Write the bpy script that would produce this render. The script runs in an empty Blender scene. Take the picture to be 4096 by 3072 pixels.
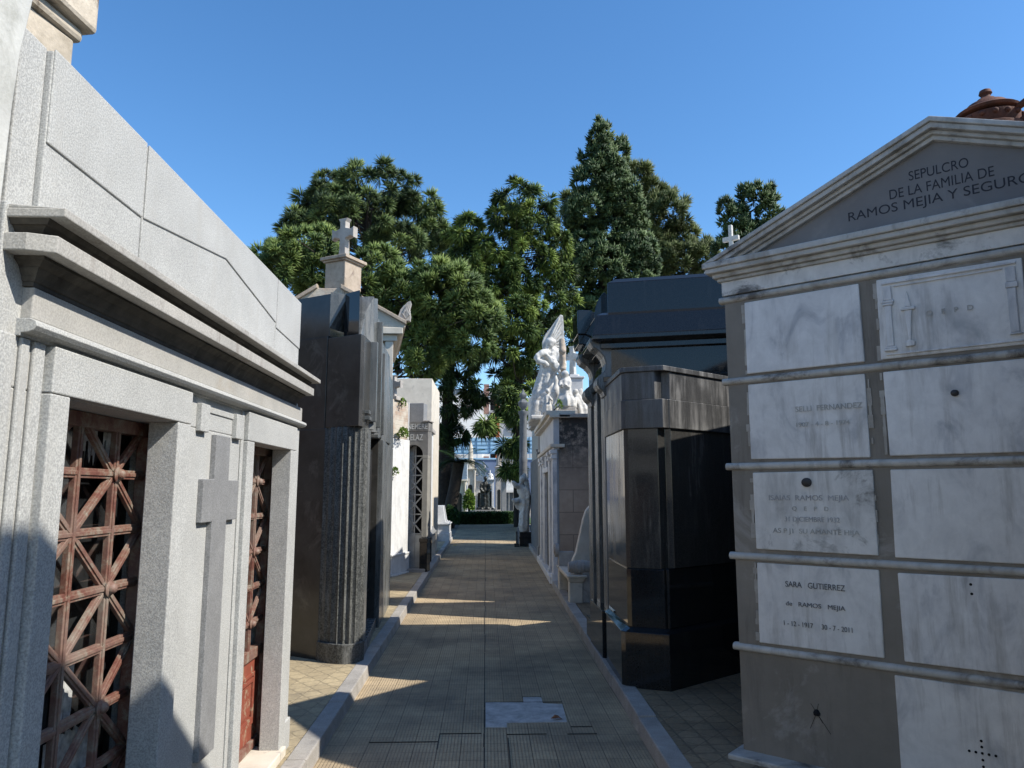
import bpy, bmesh, math, random
import numpy as np
from mathutils import Vector, Matrix, noise as mnoise

R = math.radians
random.seed(7)
rng = np.random.default_rng(11)
scene = bpy.context.scene
COL = scene.collection

# ------------------------------------------------------------------ helpers
class MB:
    """collects shapes and links them as ONE mesh object"""
    def __init__(s, fr=None):
        s.v = []; s.f = []; s.fr = fr
    def add(s, vs, fs):
        n = len(s.v)
        s.v += [s.fr(*p) if s.fr else tuple(p) for p in vs]
        s.f += [tuple(i + n for i in f) for f in fs]
        return s
    def box(s, x0, x1, y0, y1, z0, z1):
        vs = [(x, y, z) for z in (z0, z1) for y in (y0, y1) for x in (x0, x1)]
        return s.add(vs, [(0, 2, 3, 1), (4, 5, 7, 6), (0, 1, 5, 4), (2, 6, 7, 3), (0, 4, 6, 2), (1, 3, 7, 5)])
    def extr(s, pts, vec):
        n = len(pts); vec = Vector(vec)
        vs = [tuple(p) for p in pts] + [tuple(Vector(p) + vec) for p in pts]
        fs = [tuple(range(n - 1, -1, -1)), tuple(range(n, 2 * n))]
        fs += [(i, (i + 1) % n, n + (i + 1) % n, n + i) for i in range(n)]
        return s.add(vs, fs)
    def prism(s, pts, z0, z1):
        return s.extr([(x, y, z0) for x, y in pts], (0, 0, z1 - z0))
    def taper(s, p0, p1, z0, z1):
        n = len(p0)
        vs = [(x, y, z0) for x, y in p0] + [(x, y, z1) for x, y in p1]
        fs = [tuple(range(n - 1, -1, -1)), tuple(range(n, 2 * n))] + [(i, (i + 1) % n, n + (i + 1) % n, n + i) for i in range(n)]
        return s.add(vs, fs)
    def beam(s, p, q, w, t, nrm):
        p, q, nrm = Vector(p), Vector(q), Vector(nrm).normalized()
        d = (q - p).normalized(); sd = nrm.cross(d).normalized() * (w / 2)
        return s.extr([p - sd, p + sd, q + sd, q - sd], nrm * t)
    def tube(s, pts, rads, seg=8, caps=True):
        pts = [Vector(p) for p in pts]
        if not isinstance(rads, (list, tuple)): rads = [rads] * len(pts)
        vs = []; fs = []
        up = Vector((0, 0, 1))
        for i, p in enumerate(pts):
            d = (pts[min(i + 1, len(pts) - 1)] - pts[max(i - 1, 0)]).normalized()
            a = d.cross(up)
            if a.length < 1e-3: a = Vector((1, 0, 0))
            a.normalize(); b = a.cross(d)
            for k in range(seg):
                t = 2 * math.pi * k / seg
                vs.append(tuple(p + (a * math.cos(t) + b * math.sin(t)) * rads[i]))
        for i in range(len(pts) - 1):
            for k in range(seg):
                k2 = (k + 1) % seg
                fs.append((i * seg + k, i * seg + k2, (i + 1) * seg + k2, (i + 1) * seg + k))
        if caps:
            fs.append(tuple(range(seg))); fs.append(tuple((len(pts) - 1) * seg + k for k in range(seg)))
        return s.add(vs, fs)
    def lathe(s, c, prof, seg=20, fold=0, nf=0, ax=None):
        c = Vector(c); vs = []; fs = []
        for i, (r, z) in enumerate(prof):
            for k in range(seg):
                t = 2 * math.pi * k / seg
                rr = r * (1 + fold * math.sin(nf * t)) if fold else r
                vs.append((c.x + rr * math.cos(t), c.y + rr * math.sin(t), c.z + z))
        for i in range(len(prof) - 1):
            for k in range(seg):
                k2 = (k + 1) % seg
                fs.append((i * seg + k, i * seg + k2, (i + 1) * seg + k2, (i + 1) * seg + k))
        fs.append(tuple(range(seg))); fs.append(tuple((len(prof) - 1) * seg + k for k in range(seg)))
        return s.add(vs, fs)
    def ell(s, c, r, seg=14, rings=8, rot=None):
        vs = []; fs = []
        M = rot or Matrix.Identity(3)
        for i in range(1, rings):
            ph = math.pi * i / rings
            for k in range(seg):
                t = 2 * math.pi * k / seg
                p = M @ Vector((r[0] * math.sin(ph) * math.cos(t), r[1] * math.sin(ph) * math.sin(t), r[2] * math.cos(ph)))
                vs.append((c[0] + p.x, c[1] + p.y, c[2] + p.z))
        top = M @ Vector((0, 0, r[2]))
        vs.append((c[0] + top.x, c[1] + top.y, c[2] + top.z)); vs.append((c[0] - top.x, c[1] - top.y, c[2] - top.z))
        a, b = len(vs) - 2, len(vs) - 1
        for i in range(rings - 2):
            for k in range(seg):
                k2 = (k + 1) % seg
                fs.append((i * seg + k, (i + 1) * seg + k, (i + 1) * seg + k2, i * seg + k2))
        for k in range(seg):
            k2 = (k + 1) % seg
            fs.append((a, k, k2)); fs.append((b, (rings - 2) * seg + k2, (rings - 2) * seg + k))
        return s.add(vs, fs)
    def mesh(s, name, off=(0, 0, 0)):
        me = bpy.data.meshes.new(name)
        me.from_pydata([(x - off[0], y - off[1], z - off[2]) for x, y, z in s.v], [], s.f)
        bm = bmesh.new(); bm.from_mesh(me)
        bmesh.ops.recalc_face_normals(bm, faces=bm.faces)
        bm.to_mesh(me); bm.free()
        return me
    def build(s, name, mat, parent=None, bev=0.0, smooth=None, label=None):
        root = parent
        while root is not None and root.parent is not None: root = root.parent
        off = tuple(root.location) if root else (0, 0, 0)
        me = s.mesh(name, off)
        me.materials.append(mat)
        if smooth is not None:
            for p in me.polygons: p.use_smooth = True
            me.set_sharp_from_angle(angle=R(smooth))
        o = bpy.data.objects.new(name, me); COL.objects.link(o)
        if parent: o.parent = parent
        if bev:
            b = o.modifiers.new('bevel', 'BEVEL'); b.width = bev; b.segments = 2; b.limit_method = 'ANGLE'; b.angle_limit = R(40)
        if label: o['label'] = label
        return o

def thing(name, loc, label, cat, group=None):
    o = bpy.data.objects.new(name, None); COL.objects.link(o)
    o.location = loc; o.empty_display_size = .2
    o['label'] = label; o['category'] = cat
    if group: o['group'] = group
    return o

def tag(o, label, cat, group=None):
    o['label'] = label; o['category'] = cat
    if group: o['group'] = group
    return o

def struct(o):
    o['kind'] = 'structure'; return o

def raw(name, V, F, mat, parent=None, tint=None, smooth=False):
    """fast mesh from numpy arrays of vertices and triangles"""
    root = parent
    while root is not None and root.parent is not None: root = root.parent
    if root is not None: V = V - np.array(root.location)
    me = bpy.data.meshes.new(name)
    me.vertices.add(len(V)); me.vertices.foreach_set('co', np.ascontiguousarray(V, dtype=np.float32).ravel())
    me.loops.add(F.size); me.loops.foreach_set('vertex_index', np.ascontiguousarray(F, dtype=np.int32).ravel())
    me.polygons.add(len(F)); me.polygons.foreach_set('loop_start', np.arange(0, F.size, 3, dtype=np.int32))
    me.update(calc_edges=True); me.validate()
    if tint is not None:
        at = me.attributes.new('tint', 'FLOAT', 'POINT'); at.data.foreach_set('value', np.ascontiguousarray(tint, dtype=np.float32))
    me.materials.append(mat)
    if smooth: me.polygons.foreach_set('use_smooth', np.ones(len(F), dtype=bool))
    o = bpy.data.objects.new(name, me); COL.objects.link(o)
    if parent: o.parent = parent
    return o

# ------------------------------------------------------------------ materials
class NT:
    def __init__(s, name):
        m = bpy.data.materials.new(name); m.use_nodes = True
        s.m = m; s.t = m.node_tree; s.n = s.t.nodes; s.l = s.t.links
        s.b = s.n['Principled BSDF']; s.tc = s.n.new('ShaderNodeTexCoord')
        s.co = s.tc.outputs['Object']
    def new(s, typ, **kw):
        n = s.n.new(typ)
        for k, v in kw.items(): setattr(n, k, v)
        return n
    def link(s, a, b): s.l.new(a, b)
    def scaled(s, sc, rot=None):
        mp = s.new('ShaderNodeMapping'); s.link(s.co, mp.inputs[0]); mp.inputs['Scale'].default_value = sc
        if rot: mp.inputs['Rotation'].default_value = rot
        return mp.outputs[0]
    def noise(s, scale, detail=6, rough=.6, vec=None, dist=0):
        n = s.new('ShaderNodeTexNoise'); n.inputs['Scale'].default_value = scale
        n.inputs['Detail'].default_value = detail; n.inputs['Roughness'].default_value = rough; n.inputs['Distortion'].default_value = dist
        s.link(vec or s.co, n.inputs['Vector']); return n.outputs['Fac']
    def ramp(s, fac, stops):
        r = s.new('ShaderNodeValToRGB'); e = r.color_ramp.elements
        while len(e) < len(stops): e.new(.5)
        for i, (p, c) in enumerate(stops):
            e[i].position = p; e[i].color = (c if isinstance(c, tuple) else (c, c, c)) + (1,)
        s.link(fac, r.inputs[0]); return r.outputs[0]
    def mix(s, fac, a, b, mode='MIX'):
        m = s.new('ShaderNodeMix', data_type='RGBA', blend_type=mode)
        for i, v in ((0, fac), (6, a), (7, b)):
            if hasattr(v, 'links') or isinstance(v, bpy.types.NodeSocket): s.link(v, m.inputs[i])
            elif isinstance(v, (int, float)) and i == 0: m.inputs[0].default_value = v
            else: m.inputs[i].default_value = (v if isinstance(v, tuple) else (v, v, v)) + (1,)
        return m.outputs[2]
    def math(s, op, a, b=0.0):
        m = s.new('ShaderNodeMath', operation=op)
        for i, v in ((0, a), (1, b)):
            if isinstance(v, bpy.types.NodeSocket): s.link(v, m.inputs[i])
            else: m.inputs[i].default_value = v
        return m.outputs[0]
    def bump(s, h, strength, dist=.01, chain=None):
        b = s.new('ShaderNodeBump'); b.inputs['Strength'].default_value = strength; b.inputs['Distance'].default_value = dist
        s.link(h, b.inputs['Height'])
        if chain is not None: s.link(chain, b.inputs['Normal'])
        return b.outputs[0]
    def out(s, col=None, rough=None, normal=None, spec=.5):
        for k, v in (('Base Color', col), ('Roughness', rough), ('Normal', normal)):
            if v is None: continue
            if isinstance(v, bpy.types.NodeSocket): s.link(v, s.b.inputs[k])
            elif k == 'Base Color': s.b.inputs[k].default_value = tuple(v) + (1,)
            else: s.b.inputs[k].default_value = v
        s.b.inputs['Specular IOR Level'].default_value = spec
        return s.m

def stone(name, c1, c2, scale=3, stain=None, stain_lo=.55, stain_hi=.75, speck=None, speck_sc=180, streak=None, rough=.85, bump=.25, bsc=90, bdist=.004, spec=.35):
    t = NT(name)
    col = t.ramp(t.noise(scale, 8, .65), [(.3, c1), (.7, c2)])
    if speck: col = t.mix(t.ramp(t.noise(speck_sc, 2, .5), [(.38, 0.0), (.62, 1.0)]), col, speck, 'MULTIPLY')
    if streak:
        v = t.scaled((9, 9, .9)); f = t.math('MULTIPLY', t.ramp(t.noise(1.6, 6, .7, v), [(.5, 0.0), (.72, 1.0)]), t.ramp(t.noise(1.3, 3), [(.4, 0.0), (.6, 1.0)]))
        col = t.mix(f, col, streak)
    if stain:
        f = t.ramp(t.noise(scale * .9, 9, .72, None, .6), [(stain_lo, 0.0), (stain_hi, 1.0)])
        col = t.mix(f, col, stain)
    nb = t.bump(t.noise(bsc, 5, .7), bump, bdist)
    nb = t.bump(t.noise(scale * 4, 6, .6), bump * .6, .008, nb)
    return t.out(col, rough, nb, spec)

def polished(name, c, dust, dust_lo=.5, dust_hi=.75, rough=.06, speck=(.5, .5, .5), dustmax=.5):
    t = NT(name)
    col = t.mix(t.ramp(t.noise(140, 2, .5), [(.4, 0.0), (.7, 1.0)]), c, tuple(x * 1.9 for x in c))
    v = t.scaled((7, 7, .8))
    f = t.math('MULTIPLY', t.ramp(t.noise(1.8, 7, .7, v), [(dust_lo, 0.0), (dust_hi, dustmax)]), t.ramp(t.noise(2.2, 3), [(.35, .15), (.65, 1.0)]))
    col = t.mix(f, col, dust)
    ro = t.math('ADD', t.math('MULTIPLY', f, .7), rough)
    nb = t.bump(t.noise(1.7, 2, .5), .03, .02)
    return t.out(col, ro, nb, .5)

def plain(name, c, rough=.5, metallic=0, noise_sc=6, var=.25, bump=.1):
    t = NT(name)
    col = t.ramp(t.noise(noise_sc, 6, .6), [(.3, tuple(x * (1 - var) for x in c)), (.7, tuple(min(1, x * (1 + var)) for x in c))])
    t.b.inputs['Metallic'].default_value = metallic
    return t.out(col, rough, t.bump(t.noise(noise_sc * 8, 4), bump, .004))

M = {}
M['granite'] = stone('hammered_granite', (.44, .44, .415), (.55, .55, .52), 2.5, speck=(.66, .66, .67), speck_sc=190, stain=(.35, .345, .32), stain_lo=.6, stain_hi=.85, streak=(.4, .39, .36), bump=.5, bsc=190, bdist=.003)
M['granite_trim'] = stone('weathered_granite', (.38, .37, .34), (.5, .48, .44), 5, speck=(.75, .75, .75), stain=(.17, .14, .12), stain_lo=.6, stain_hi=.78, streak=(.16, .13, .11), bump=.4, bsc=110)
M['granite_frieze'] = stone('smooth_granite', (.36, .35, .32), (.47, .45, .41), 3, speck=(.8, .8, .8), stain=(.33, .29, .23), bump=.2)
M['grime_shade'] = stone('grime_and_shade_granite', (.03, .027, .022), (.1, .09, .075), 9, streak=(.15, .14, .115), bump=.3)  # near-black tone carries dirt plus the deep shade under the cornice
M['granite_dark'] = stone('polished_grey_granite', (.24, .24, .238), (.31, .31, .307), 6, speck=(.7, .7, .7), rough=.5, bump=.2, bsc=150)
M['black'] = polished('black_granite', (.011, .0115, .012), (.12, .115, .11), .55, .8, dustmax=.22)
M['black_dusty'] = polished('dusty_black_granite', (.035, .035, .035), (.27, .265, .255), .42, .66, .3, dustmax=.85)
M['black_dull'] = stone('rough_black_granite', (.07, .072, .066), (.17, .173, .16), 24, speck=(.35, .35, .35), speck_sc=70, streak=(.2, .2, .19), rough=.5, bump=.35, bsc=120)
M['black_weather'] = polished('weathered_black_granite', (.07, .073, .07), (.26, .26, .25), .42, .68, .22, dustmax=.8)
M['black_film'] = polished('filmed_black_granite', (.03, .029, .027), (.13, .125, .115), .48, .72, .09, dustmax=.6)
M['olive_black'] = stone('mottled_dark_granite', (.026, .025, .022), (.06, .056, .049), 3.5, stain=(.11, .1, .085), stain_lo=.55, stain_hi=.7, rough=.16, bump=.06, bsc=12, spec=.5)  # near-black with browner noise patches
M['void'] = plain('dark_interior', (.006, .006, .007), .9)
M['cement'] = stone('grey_cement', (.175, .158, .132), (.24, .218, .186), 2.2, stain=(.4, .39, .37), stain_lo=.54, stain_hi=.76, streak=(.11, .1, .09), bump=.3, bsc=50)
M['stucco'] = stone('white_stucco', (.46, .46, .43), (.58, .58, .54), 5, stain=(.3, .3, .26), stain_lo=.5, stain_hi=.72, bump=.3, bsc=40, bdist=.006)
M['plaster'] = stone('peeling_plaster', (.34, .29, .22), (.62, .54, .43), 6, stain=(.2, .16, .12), stain_lo=.52, stain_hi=.62, bump=.5, bsc=30, bdist=.01)
M['tan'] = stone('tan_plaster', (.3, .24, .18), (.46, .38, .3), 7, stain=(.14, .1, .085), stain_lo=.55, stain_hi=.75, bump=.5, bsc=30, bdist=.01)
M['limestone'] = stone('pale_limestone', (.5, .45, .37), (.66, .6, .5), 5, stain=(.24, .22, .19), stain_lo=.58, stain_hi=.78, bump=.3, bsc=60)
M['grey_marble'] = stone('grey_marble', (.42, .42, .42), (.6, .6, .59), 3, stain=(.3, .3, .3), bump=.15, rough=.6)
M['statue'] = stone('statue_marble', (.42, .405, .37), (.6, .585, .55), 9, stain=(.16, .145, .12), stain_lo=.52, stain_hi=.75, bump=.25, bsc=40, rough=.6)
M['worn_stone'] = stone('lichen_stone', (.3, .27, .24), (.45, .42, .38), 5, stain=(.16, .14, .12), bump=.5, bsc=40, bdist=.01)
M['bronze'] = plain('dark_bronze', (.02, .022, .02), .45, .4)
M['iron'] = plain('dark_iron', (.03, .03, .032), .5, .3)
M['steel'] = plain('grey_grille_paint', (.33, .33, .32), .55)
M['rust_urn'] = plain('rusted_cast_iron', (.095, .032, .017), .8, .1, 9, .6, .5)
M['kerb'] = stone('kerb_granite', (.29, .27, .24), (.45, .42, .38), 5, speck=(.75, .75, .75), stain=(.2, .19, .18), bump=.4, bsc=70)
M['patch'] = stone('bare_cement_patch', (.3, .285, .26), (.6, .57, .53), 9, stain=(.22, .21, .2), bump=.5, bsc=60)
M['earth'] = stone('bare_ground', (.16, .14, .11), (.26, .22, .17), .5, bump=.4, bsc=20)
M['blue_screen'] = plain('blue_screen_panel', (.33, .52, .68), .35, 0, 1, .15)
M['shade_blue_wall'] = stone('bluish_shade_wall', (.13, .17, .27), (.17, .22, .33), .8, bump=.1)  # dark bluish colour stands in for the shade on the wall
M['cream'] = stone('cream_render', (.76, .74, .69), (.84, .82, .77), .4, bump=.1)
M['brown_panel'] = plain('brown_brick_panel', (.3, .17, .13), .8)
M['orange_panel'] = plain('orange_brick', (.5, .14, .05), .8)
M['glass_far'] = plain('dull_window_glass', (.09, .11, .13), .15)
M['white_paint'] = plain('white_paint', (.72, .71, .68), .7, 0, 4, .08)
M['letter'] = plain('engraved_black_letter', (.012, .012, .02), .6)
M['letter_soft'] = plain('faded_grey_letter', (.34, .34, .35), .8, 0, 14, .3)
M['slate'] = stone('shade_toned_slate_stone', (.09, .095, .1), (.17, .175, .18), 6, streak=(.25, .25, .24), bump=.25)  # dark tone also stands in for tree shade on the grey column
M['lace'] = plain('grey_lace', (.42, .42, .4), .9, 0, 30, .5)
M['letter_raised'] = plain('pale_raised_letter', (.42, .42, .4), .6)  # pale colour for the raised letters
M['letter_mid'] = plain('worn_dark_letter', (.10, .10, .105), .8, 0, 22, .5)
M['letter_pale'] = plain('pale_cut_letter', (.36, .36, .34), .7)
M['hole'] = plain('drilled_hole', (.006, .006, .007), .95)

def marble(name, a, b, vein, seed, stain=None):
    t = NT(name)
    mp = t.new('ShaderNodeMapping'); t.link(t.co, mp.inputs[0])
    mp.inputs['Location'].default_value = (seed, seed * 1.7, seed * .3)
    mp.inputs['Rotation'].default_value = (R(30), R(38), R(-42)); mp.inputs['Scale'].default_value = (1, 3.2, 1)
    col = t.ramp(t.noise(2.2, 9, .62, mp.outputs[0], 1.2), [(.28, vein), (.46, a), (.72, b)])
    if stain:
        f = t.ramp(t.noise(3.4, 10, .72, None, .4), [(.54, 0.0), (.66, .9)])
        col = t.mix(f, col, stain)
    fine = t.ramp(t.noise(9, 8, .7, None, .5), [(.3, .8), (.6, 1.0)])
    col = t.mix(.8, col, fine, 'MULTIPLY')
    v = t.scaled((10, 10, 1.0))
    st = t.math('MULTIPLY', t.ramp(t.noise(1.5, 7, .7, v), [(.5, 0.0), (.72, .7)]), t.ramp(t.noise(1.6, 3), [(.42, 0.0), (.6, 1.0)]))
    col = t.mix(st, col, (.25, .235, .21))
    return t.out(col, .55, t.bump(t.noise(60, 4), .12, .003), .4)
M['marble'] = marble('veined_white_marble', (.64, .64, .635), (.74, .74, .725), (.36, .375, .4), 0)
M['marble_b'] = marble('cloudy_white_marble', (.64, .635, .62), (.73, .725, .7), (.42, .43, .44), 5)
M['marble_stain'] = marble('stained_white_marble', (.6, .595, .57), (.7, .69, .66), (.38, .38, .37), 9, (.13, .125, .115))
M['marble_trim'] = marble('weathered_marble_trim', (.43, .42, .39), (.55, .54, .505), (.25, .235, .2), 3, (.09, .08, .07))
M['marble_mould'] = marble('mouldy_white_marble', (.6, .595, .57), (.7, .69, .66), (.4, .4, .39), 21, (.05, .047, .042))
M['marble_white'] = marble('pale_white_marble', (.66, .66, .64), (.76, .76, .74), (.56, .56, .56), 2)  # whitest of the marbles, with faint veins

def brick(name, c1, c2, mortar, bw=.24, bh=.075, plaster=None):
    t = NT(name)
    b = t.new('ShaderNodeTexBrick'); b.inputs['Scale'].default_value = 1
    b.inputs['Brick Width'].default_value = bw; b.inputs['Row Height'].default_value = bh; b.inputs['Mortar Size'].default_value = .008
    b.inputs['Color1'].default_value = c1 + (1,); b.inputs['Color2'].default_value = c2 + (1,); b.inputs['Mortar'].default_value = mortar + (1,)
    mp = t.new('ShaderNodeCombineXYZ'); sp = t.new('ShaderNodeSeparateXYZ'); t.link(t.co, sp.inputs[0])
    t.link(t.math('ADD', sp.outputs[0], sp.outputs[1]), mp.inputs[0]); t.link(sp.outputs[2], mp.inputs[1])
    t.link(mp.outputs[0], b.inputs['Vector'])
    col = b.outputs['Color']
    col = t.mix(t.ramp(t.noise(7, 6), [(.3, 0.0), (.8, .6)]), col, mortar)
    if plaster: col = t.mix(t.ramp(t.noise(1.6, 8, .65), [(.44, 0.0), (.54, 1.0)]), col, plaster)
    h = t.mix(.5, b.outputs['Fac'], t.noise(25, 5))
    return t.out(col, .9, t.bump(h, .6, -.015))
M['brick'] = brick('old_brick_and_plaster', (.26, .11, .08), (.2, .09, .07), (.3, .26, .22), plaster=(.3, .27, .23))
M['brick_tan'] = brick('crumbling_brick', (.4, .28, .2), (.32, .23, .17), (.42, .36, .29), .26, .09, plaster=(.5, .45, .37))
M['block'] = brick('stone_block_wall', (.3, .26, .21), (.36, .31, .25), (.16, .14, .12), .62, .45)
M['rubble'] = stone('rough_rubble', (.13, .13, .13), (.27, .27, .26), 6, stain=(.07, .07, .07), bump=1.0, bsc=9, bdist=.08)

def stainwall():
    t = NT('stained_block_wall')
    sp = t.new('ShaderNodeSeparateXYZ'); t.link(t.co, sp.inputs[0])
    b = t.new('ShaderNodeTexBrick'); mp = t.new('ShaderNodeCombineXYZ')
    t.link(sp.outputs[0], mp.inputs[0]); t.link(sp.outputs[2], mp.inputs[1]); t.link(mp.outputs[0], b.inputs['Vector'])
    b.inputs['Scale'].default_value = 1; b.inputs['Brick Width'].default_value = .55; b.inputs['Row Height'].default_value = .39; b.inputs['Mortar Size'].default_value = .006
    b.inputs['Color1'].default_value = (.44, .36, .285, 1); b.inputs['Color2'].default_value = (.38, .31, .245, 1); b.inputs['Mortar'].default_value = (.13, .11, .09, 1)
    col = t.mix(t.ramp(t.noise(3.2, 8, .7), [(.35, 0.0), (.75, .9)]), b.outputs['Color'], (.27, .21, .165))
    lich = t.math('MULTIPLY', t.ramp(t.noise(4.5, 8, .72), [(.36, 0.0), (.5, 1.0)]), t.ramp(sp.outputs[2], [(.0, 0.0), (1.0, 1.0)]))
    mz = t.new('ShaderNodeMapRange'); t.link(sp.outputs[2], mz.inputs[0]); mz.inputs[1].default_value = 1.7; mz.inputs[2].default_value = 2.5
    f = t.math('MULTIPLY', t.ramp(t.noise(4.5, 8, .72), [(.38, 0.0), (.52, 1.0)]), mz.outputs[0])
    col = t.mix(f, col, (.045, .042, .04))
    return t.out(col, .9, t.bump(t.noise(40, 5), .4, .006))
M['stained_block'] = stainwall()

def rusty():
    t = NT('rusted_red_iron')
    n1 = t.noise(16, 10, .78, None, .3)
    col = t.ramp(n1, [(.30, (.065, .028, .022)), (.42, (.14, .05, .036)), (.50, (.185, .09, .062)), (.57, (.22, .165, .125)), (.68, (.3, .275, .22))])
    col = t.mix(t.ramp(t.noise(3, 4), [(.4, 0.0), (.65, .6)]), col, (.25, .2, .165))
    return t.out(col, .6, t.bump(t.noise(70, 6, .7), .4, .003), .45)
M['rust'] = rusty()
M['rust_red'] = stone('peeling_red_paint', (.2, .05, .03), (.27, .075, .045), 9, stain=(.32, .24, .16), stain_lo=.53, stain_hi=.62, rough=.6, bump=.3)

def glass():
    t = NT('dark_window_glass')
    t.b.inputs['Coat Weight'].default_value = 1.0; t.b.inputs['Coat Roughness'].default_value = .03
    col = t.ramp(t.noise(5, 4), [(.4, (.012, .013, .014)), (.7, (.04, .042, .042))])
    return t.out(col, .12, t.bump(t.noise(3, 2), .05, .03), .8)
M['glass'] = glass()

def tiles(name, c1, c2, mortar, size, rib, ribdir, rot=0.0, stain=(.12, .105, .085), diamond=False):
    t = NT(name)
    mp = t.new('ShaderNodeMapping'); t.link(t.co, mp.inputs[0]); mp.inputs['Rotation'].default_value = (0, 0, rot)
    b = t.new('ShaderNodeTexBrick'); b.offset = 0.0; t.link(mp.outputs[0], b.inputs['Vector'])
    b.inputs['Scale'].default_value = 1; b.inputs['Brick Width'].default_value = size; b.inputs['Row Height'].default_value = size; b.inputs['Mortar Size'].default_value = .0025; b.inputs['Bias'].default_value = -.1
    b.inputs['Color1'].default_value = c1 + (1,); b.inputs['Color2'].default_value = c2 + (1,); b.inputs['Mortar'].default_value = mortar + (1,)
    sp = t.new('ShaderNodeSeparateXYZ'); t.link(mp.outputs[0], sp.inputs[0])
    wv = t.math('ABSOLUTE', t.math('SINE', t.math('MULTIPLY', sp.outputs[0], math.pi / rib)))
    gap = t.ramp(t.math('ABSOLUTE', t.math('SINE', t.math('MULTIPLY', sp.outputs[1], math.pi / (size / 2)))), [(.10, 0.0), (.25, 1.0)])
    groove = t.math('MULTIPLY', t.ramp(wv, [(.12, 1.0), (.5, 0.0)]), gap)
    if diamond:
        wx = t.math('SINE', t.math('MULTIPLY', sp.outputs[0], 2 * math.pi / size)); wy = t.math('SINE', t.math('MULTIPLY', sp.outputs[1], 2 * math.pi / size))
        groove = t.ramp(t.math('ABSOLUTE', t.math('SUBTRACT', wx, wy)), [(.0, 1.0), (.45, 0.0)])
    tn = t.noise(.9, 5, .6); col = t.mix(t.math('MULTIPLY', groove, t.ramp(tn, [(.35, .25), (.65, .75)])), b.outputs['Color'], mortar)
    col = t.mix(t.ramp(t.noise(1.1, 8, .68), [(.42, 0.0), (.7, .75)]), col, stain)
    col = t.mix(t.ramp(t.noise(35, 5, .7), [(.4, 0.0), (.75, .35)]), col, stain)
    nb = t.bump(groove, .7, -.006)
    nb = t.bump(b.outputs['Fac'], .6, -.006, nb)
    nb = t.bump(t.noise(50, 4), .25, .004, nb)
    return t.out(col, .85, nb, .15)
M['alley'] = tiles('ribbed_alley_tiles', (.52, .40, .25), (.43, .33, .205), (.2, .155, .105), .15, .0215, 0)
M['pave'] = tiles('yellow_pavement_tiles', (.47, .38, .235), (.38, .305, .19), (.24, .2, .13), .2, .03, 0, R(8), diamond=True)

M['pave_dark'] = tiles('dark_pavement_tiles', (.3, .23, .145), (.24, .185, .115), (.13, .1, .07), .2, .03, 0, R(42), stain=(.07, .06, .05), diamond=True)  # darker tile colours than the other pavement
def leafmat(name, dark, mid, light, rough=.5, trans=.25):
    t = NT(name)
    a = t.new('ShaderNodeAttribute', attribute_name='tint')
    col = t.ramp(a.outputs['Fac'], [(0, dark), (.5, mid), (1, light)])
    t.out(col, rough, None, .4)
    tr = t.new('ShaderNodeBsdfTranslucent'); t.link(col, tr.inputs[0])
    mx = t.new('ShaderNodeMixShader'); mx.inputs[0].default_value = trans
    t.link(t.b.outputs[0], mx.inputs[1]); t.link(tr.outputs[0], mx.inputs[2])
    t.link(mx.outputs[0], t.n['Material Output'].inputs[0]); return t.m
M['leaf_bunya'] = leafmat('bunya_leaves', (.014, .036, .01), (.07, .13, .028), (.28, .38, .075))
M['leaf_low'] = leafmat('dense_bunya_leaves', (.025, .052, .014), (.1, .165, .038), (.25, .33, .08))
M['leaf_far'] = leafmat('blue_green_leaves', (.018, .042, .018), (.085, .14, .045), (.22, .3, .08))
M['leaf_con'] = leafmat('cypress_leaves', (.015, .04, .015), (.052, .1, .034), (.12, .18, .06))
M['leaf_olive'] = leafmat('olive_leaves', (.045, .07, .02), (.095, .13, .035), (.16, .2, .06))
M['leaf_hedge'] = leafmat('hedge_leaves', (.015, .04, .012), (.03, .075, .02), (.06, .12, .03))
M['leaf_bush'] = leafmat('bright_bush_leaves', (.07, .13, .02), (.14, .22, .035), (.24, .32, .06))
M['leaf_palm'] = leafmat('palm_fronds', (.02, .05, .02), (.04, .09, .035), (.09, .15, .06))
M['bark'] = stone('tree_bark', (.022, .018, .015), (.055, .045, .036), 7, bump=.8, bsc=18, bdist=.03)

# ------------------------------------------------------------------ text
def text(name, body, mat, parent, origin, right, nrm, x0, x1, z0, z1, depth=.0022, bold=0.0):
    """letters between x0..x1 along the wall and z0..z1 in height, standing a hair proud of it"""
    cu = bpy.data.curves.new('lettering', 'FONT'); cu.body = body; cu.size = 1; cu.extrude = .02; cu.offset = bold
    ob = bpy.data.objects.new('lettering', cu); COL.objects.link(ob)
    bpy.context.view_layer.update()
    me = bpy.data.meshes.new_from_object(ob.evaluated_get(bpy.context.evaluated_depsgraph_get()))
    bpy.data.objects.remove(ob)
    n = len(me.vertices); co = np.empty(n * 3, dtype=np.float32); me.vertices.foreach_get('co', co); co = co.reshape(-1, 3)
    mn = co.min(0); mx = co.max(0)
    sx = (x1 - x0) / (mx[0] - mn[0]); sz = (z1 - z0) / (mx[1] - mn[1])
    rt = np.array(right, dtype=float); nn = np.array(nrm, dtype=float); o = np.array(origin, dtype=float)
    X = x0 + (co[:, 0] - mn[0]) * sx; Z = z0 + (co[:, 1] - mn[1]) * sz; D = (co[:, 2] - mn[2]) / max(1e-6, mx[2] - mn[2]) * depth
    root = parent
    while root.parent is not None: root = root.parent
    W = o[None] + X[:, None] * rt + D[:, None] * nn + Z[:, None] * np.array([0, 0, 1.0]) - np.array(root.location)
    me.vertices.foreach_set('co', W.astype(np.float32).ravel()); me.update()
    me.materials.clear(); me.materials.append(mat)
    ob = bpy.data.objects.new(name, me); COL.objects.link(ob); ob.parent = parent
    return ob

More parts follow.
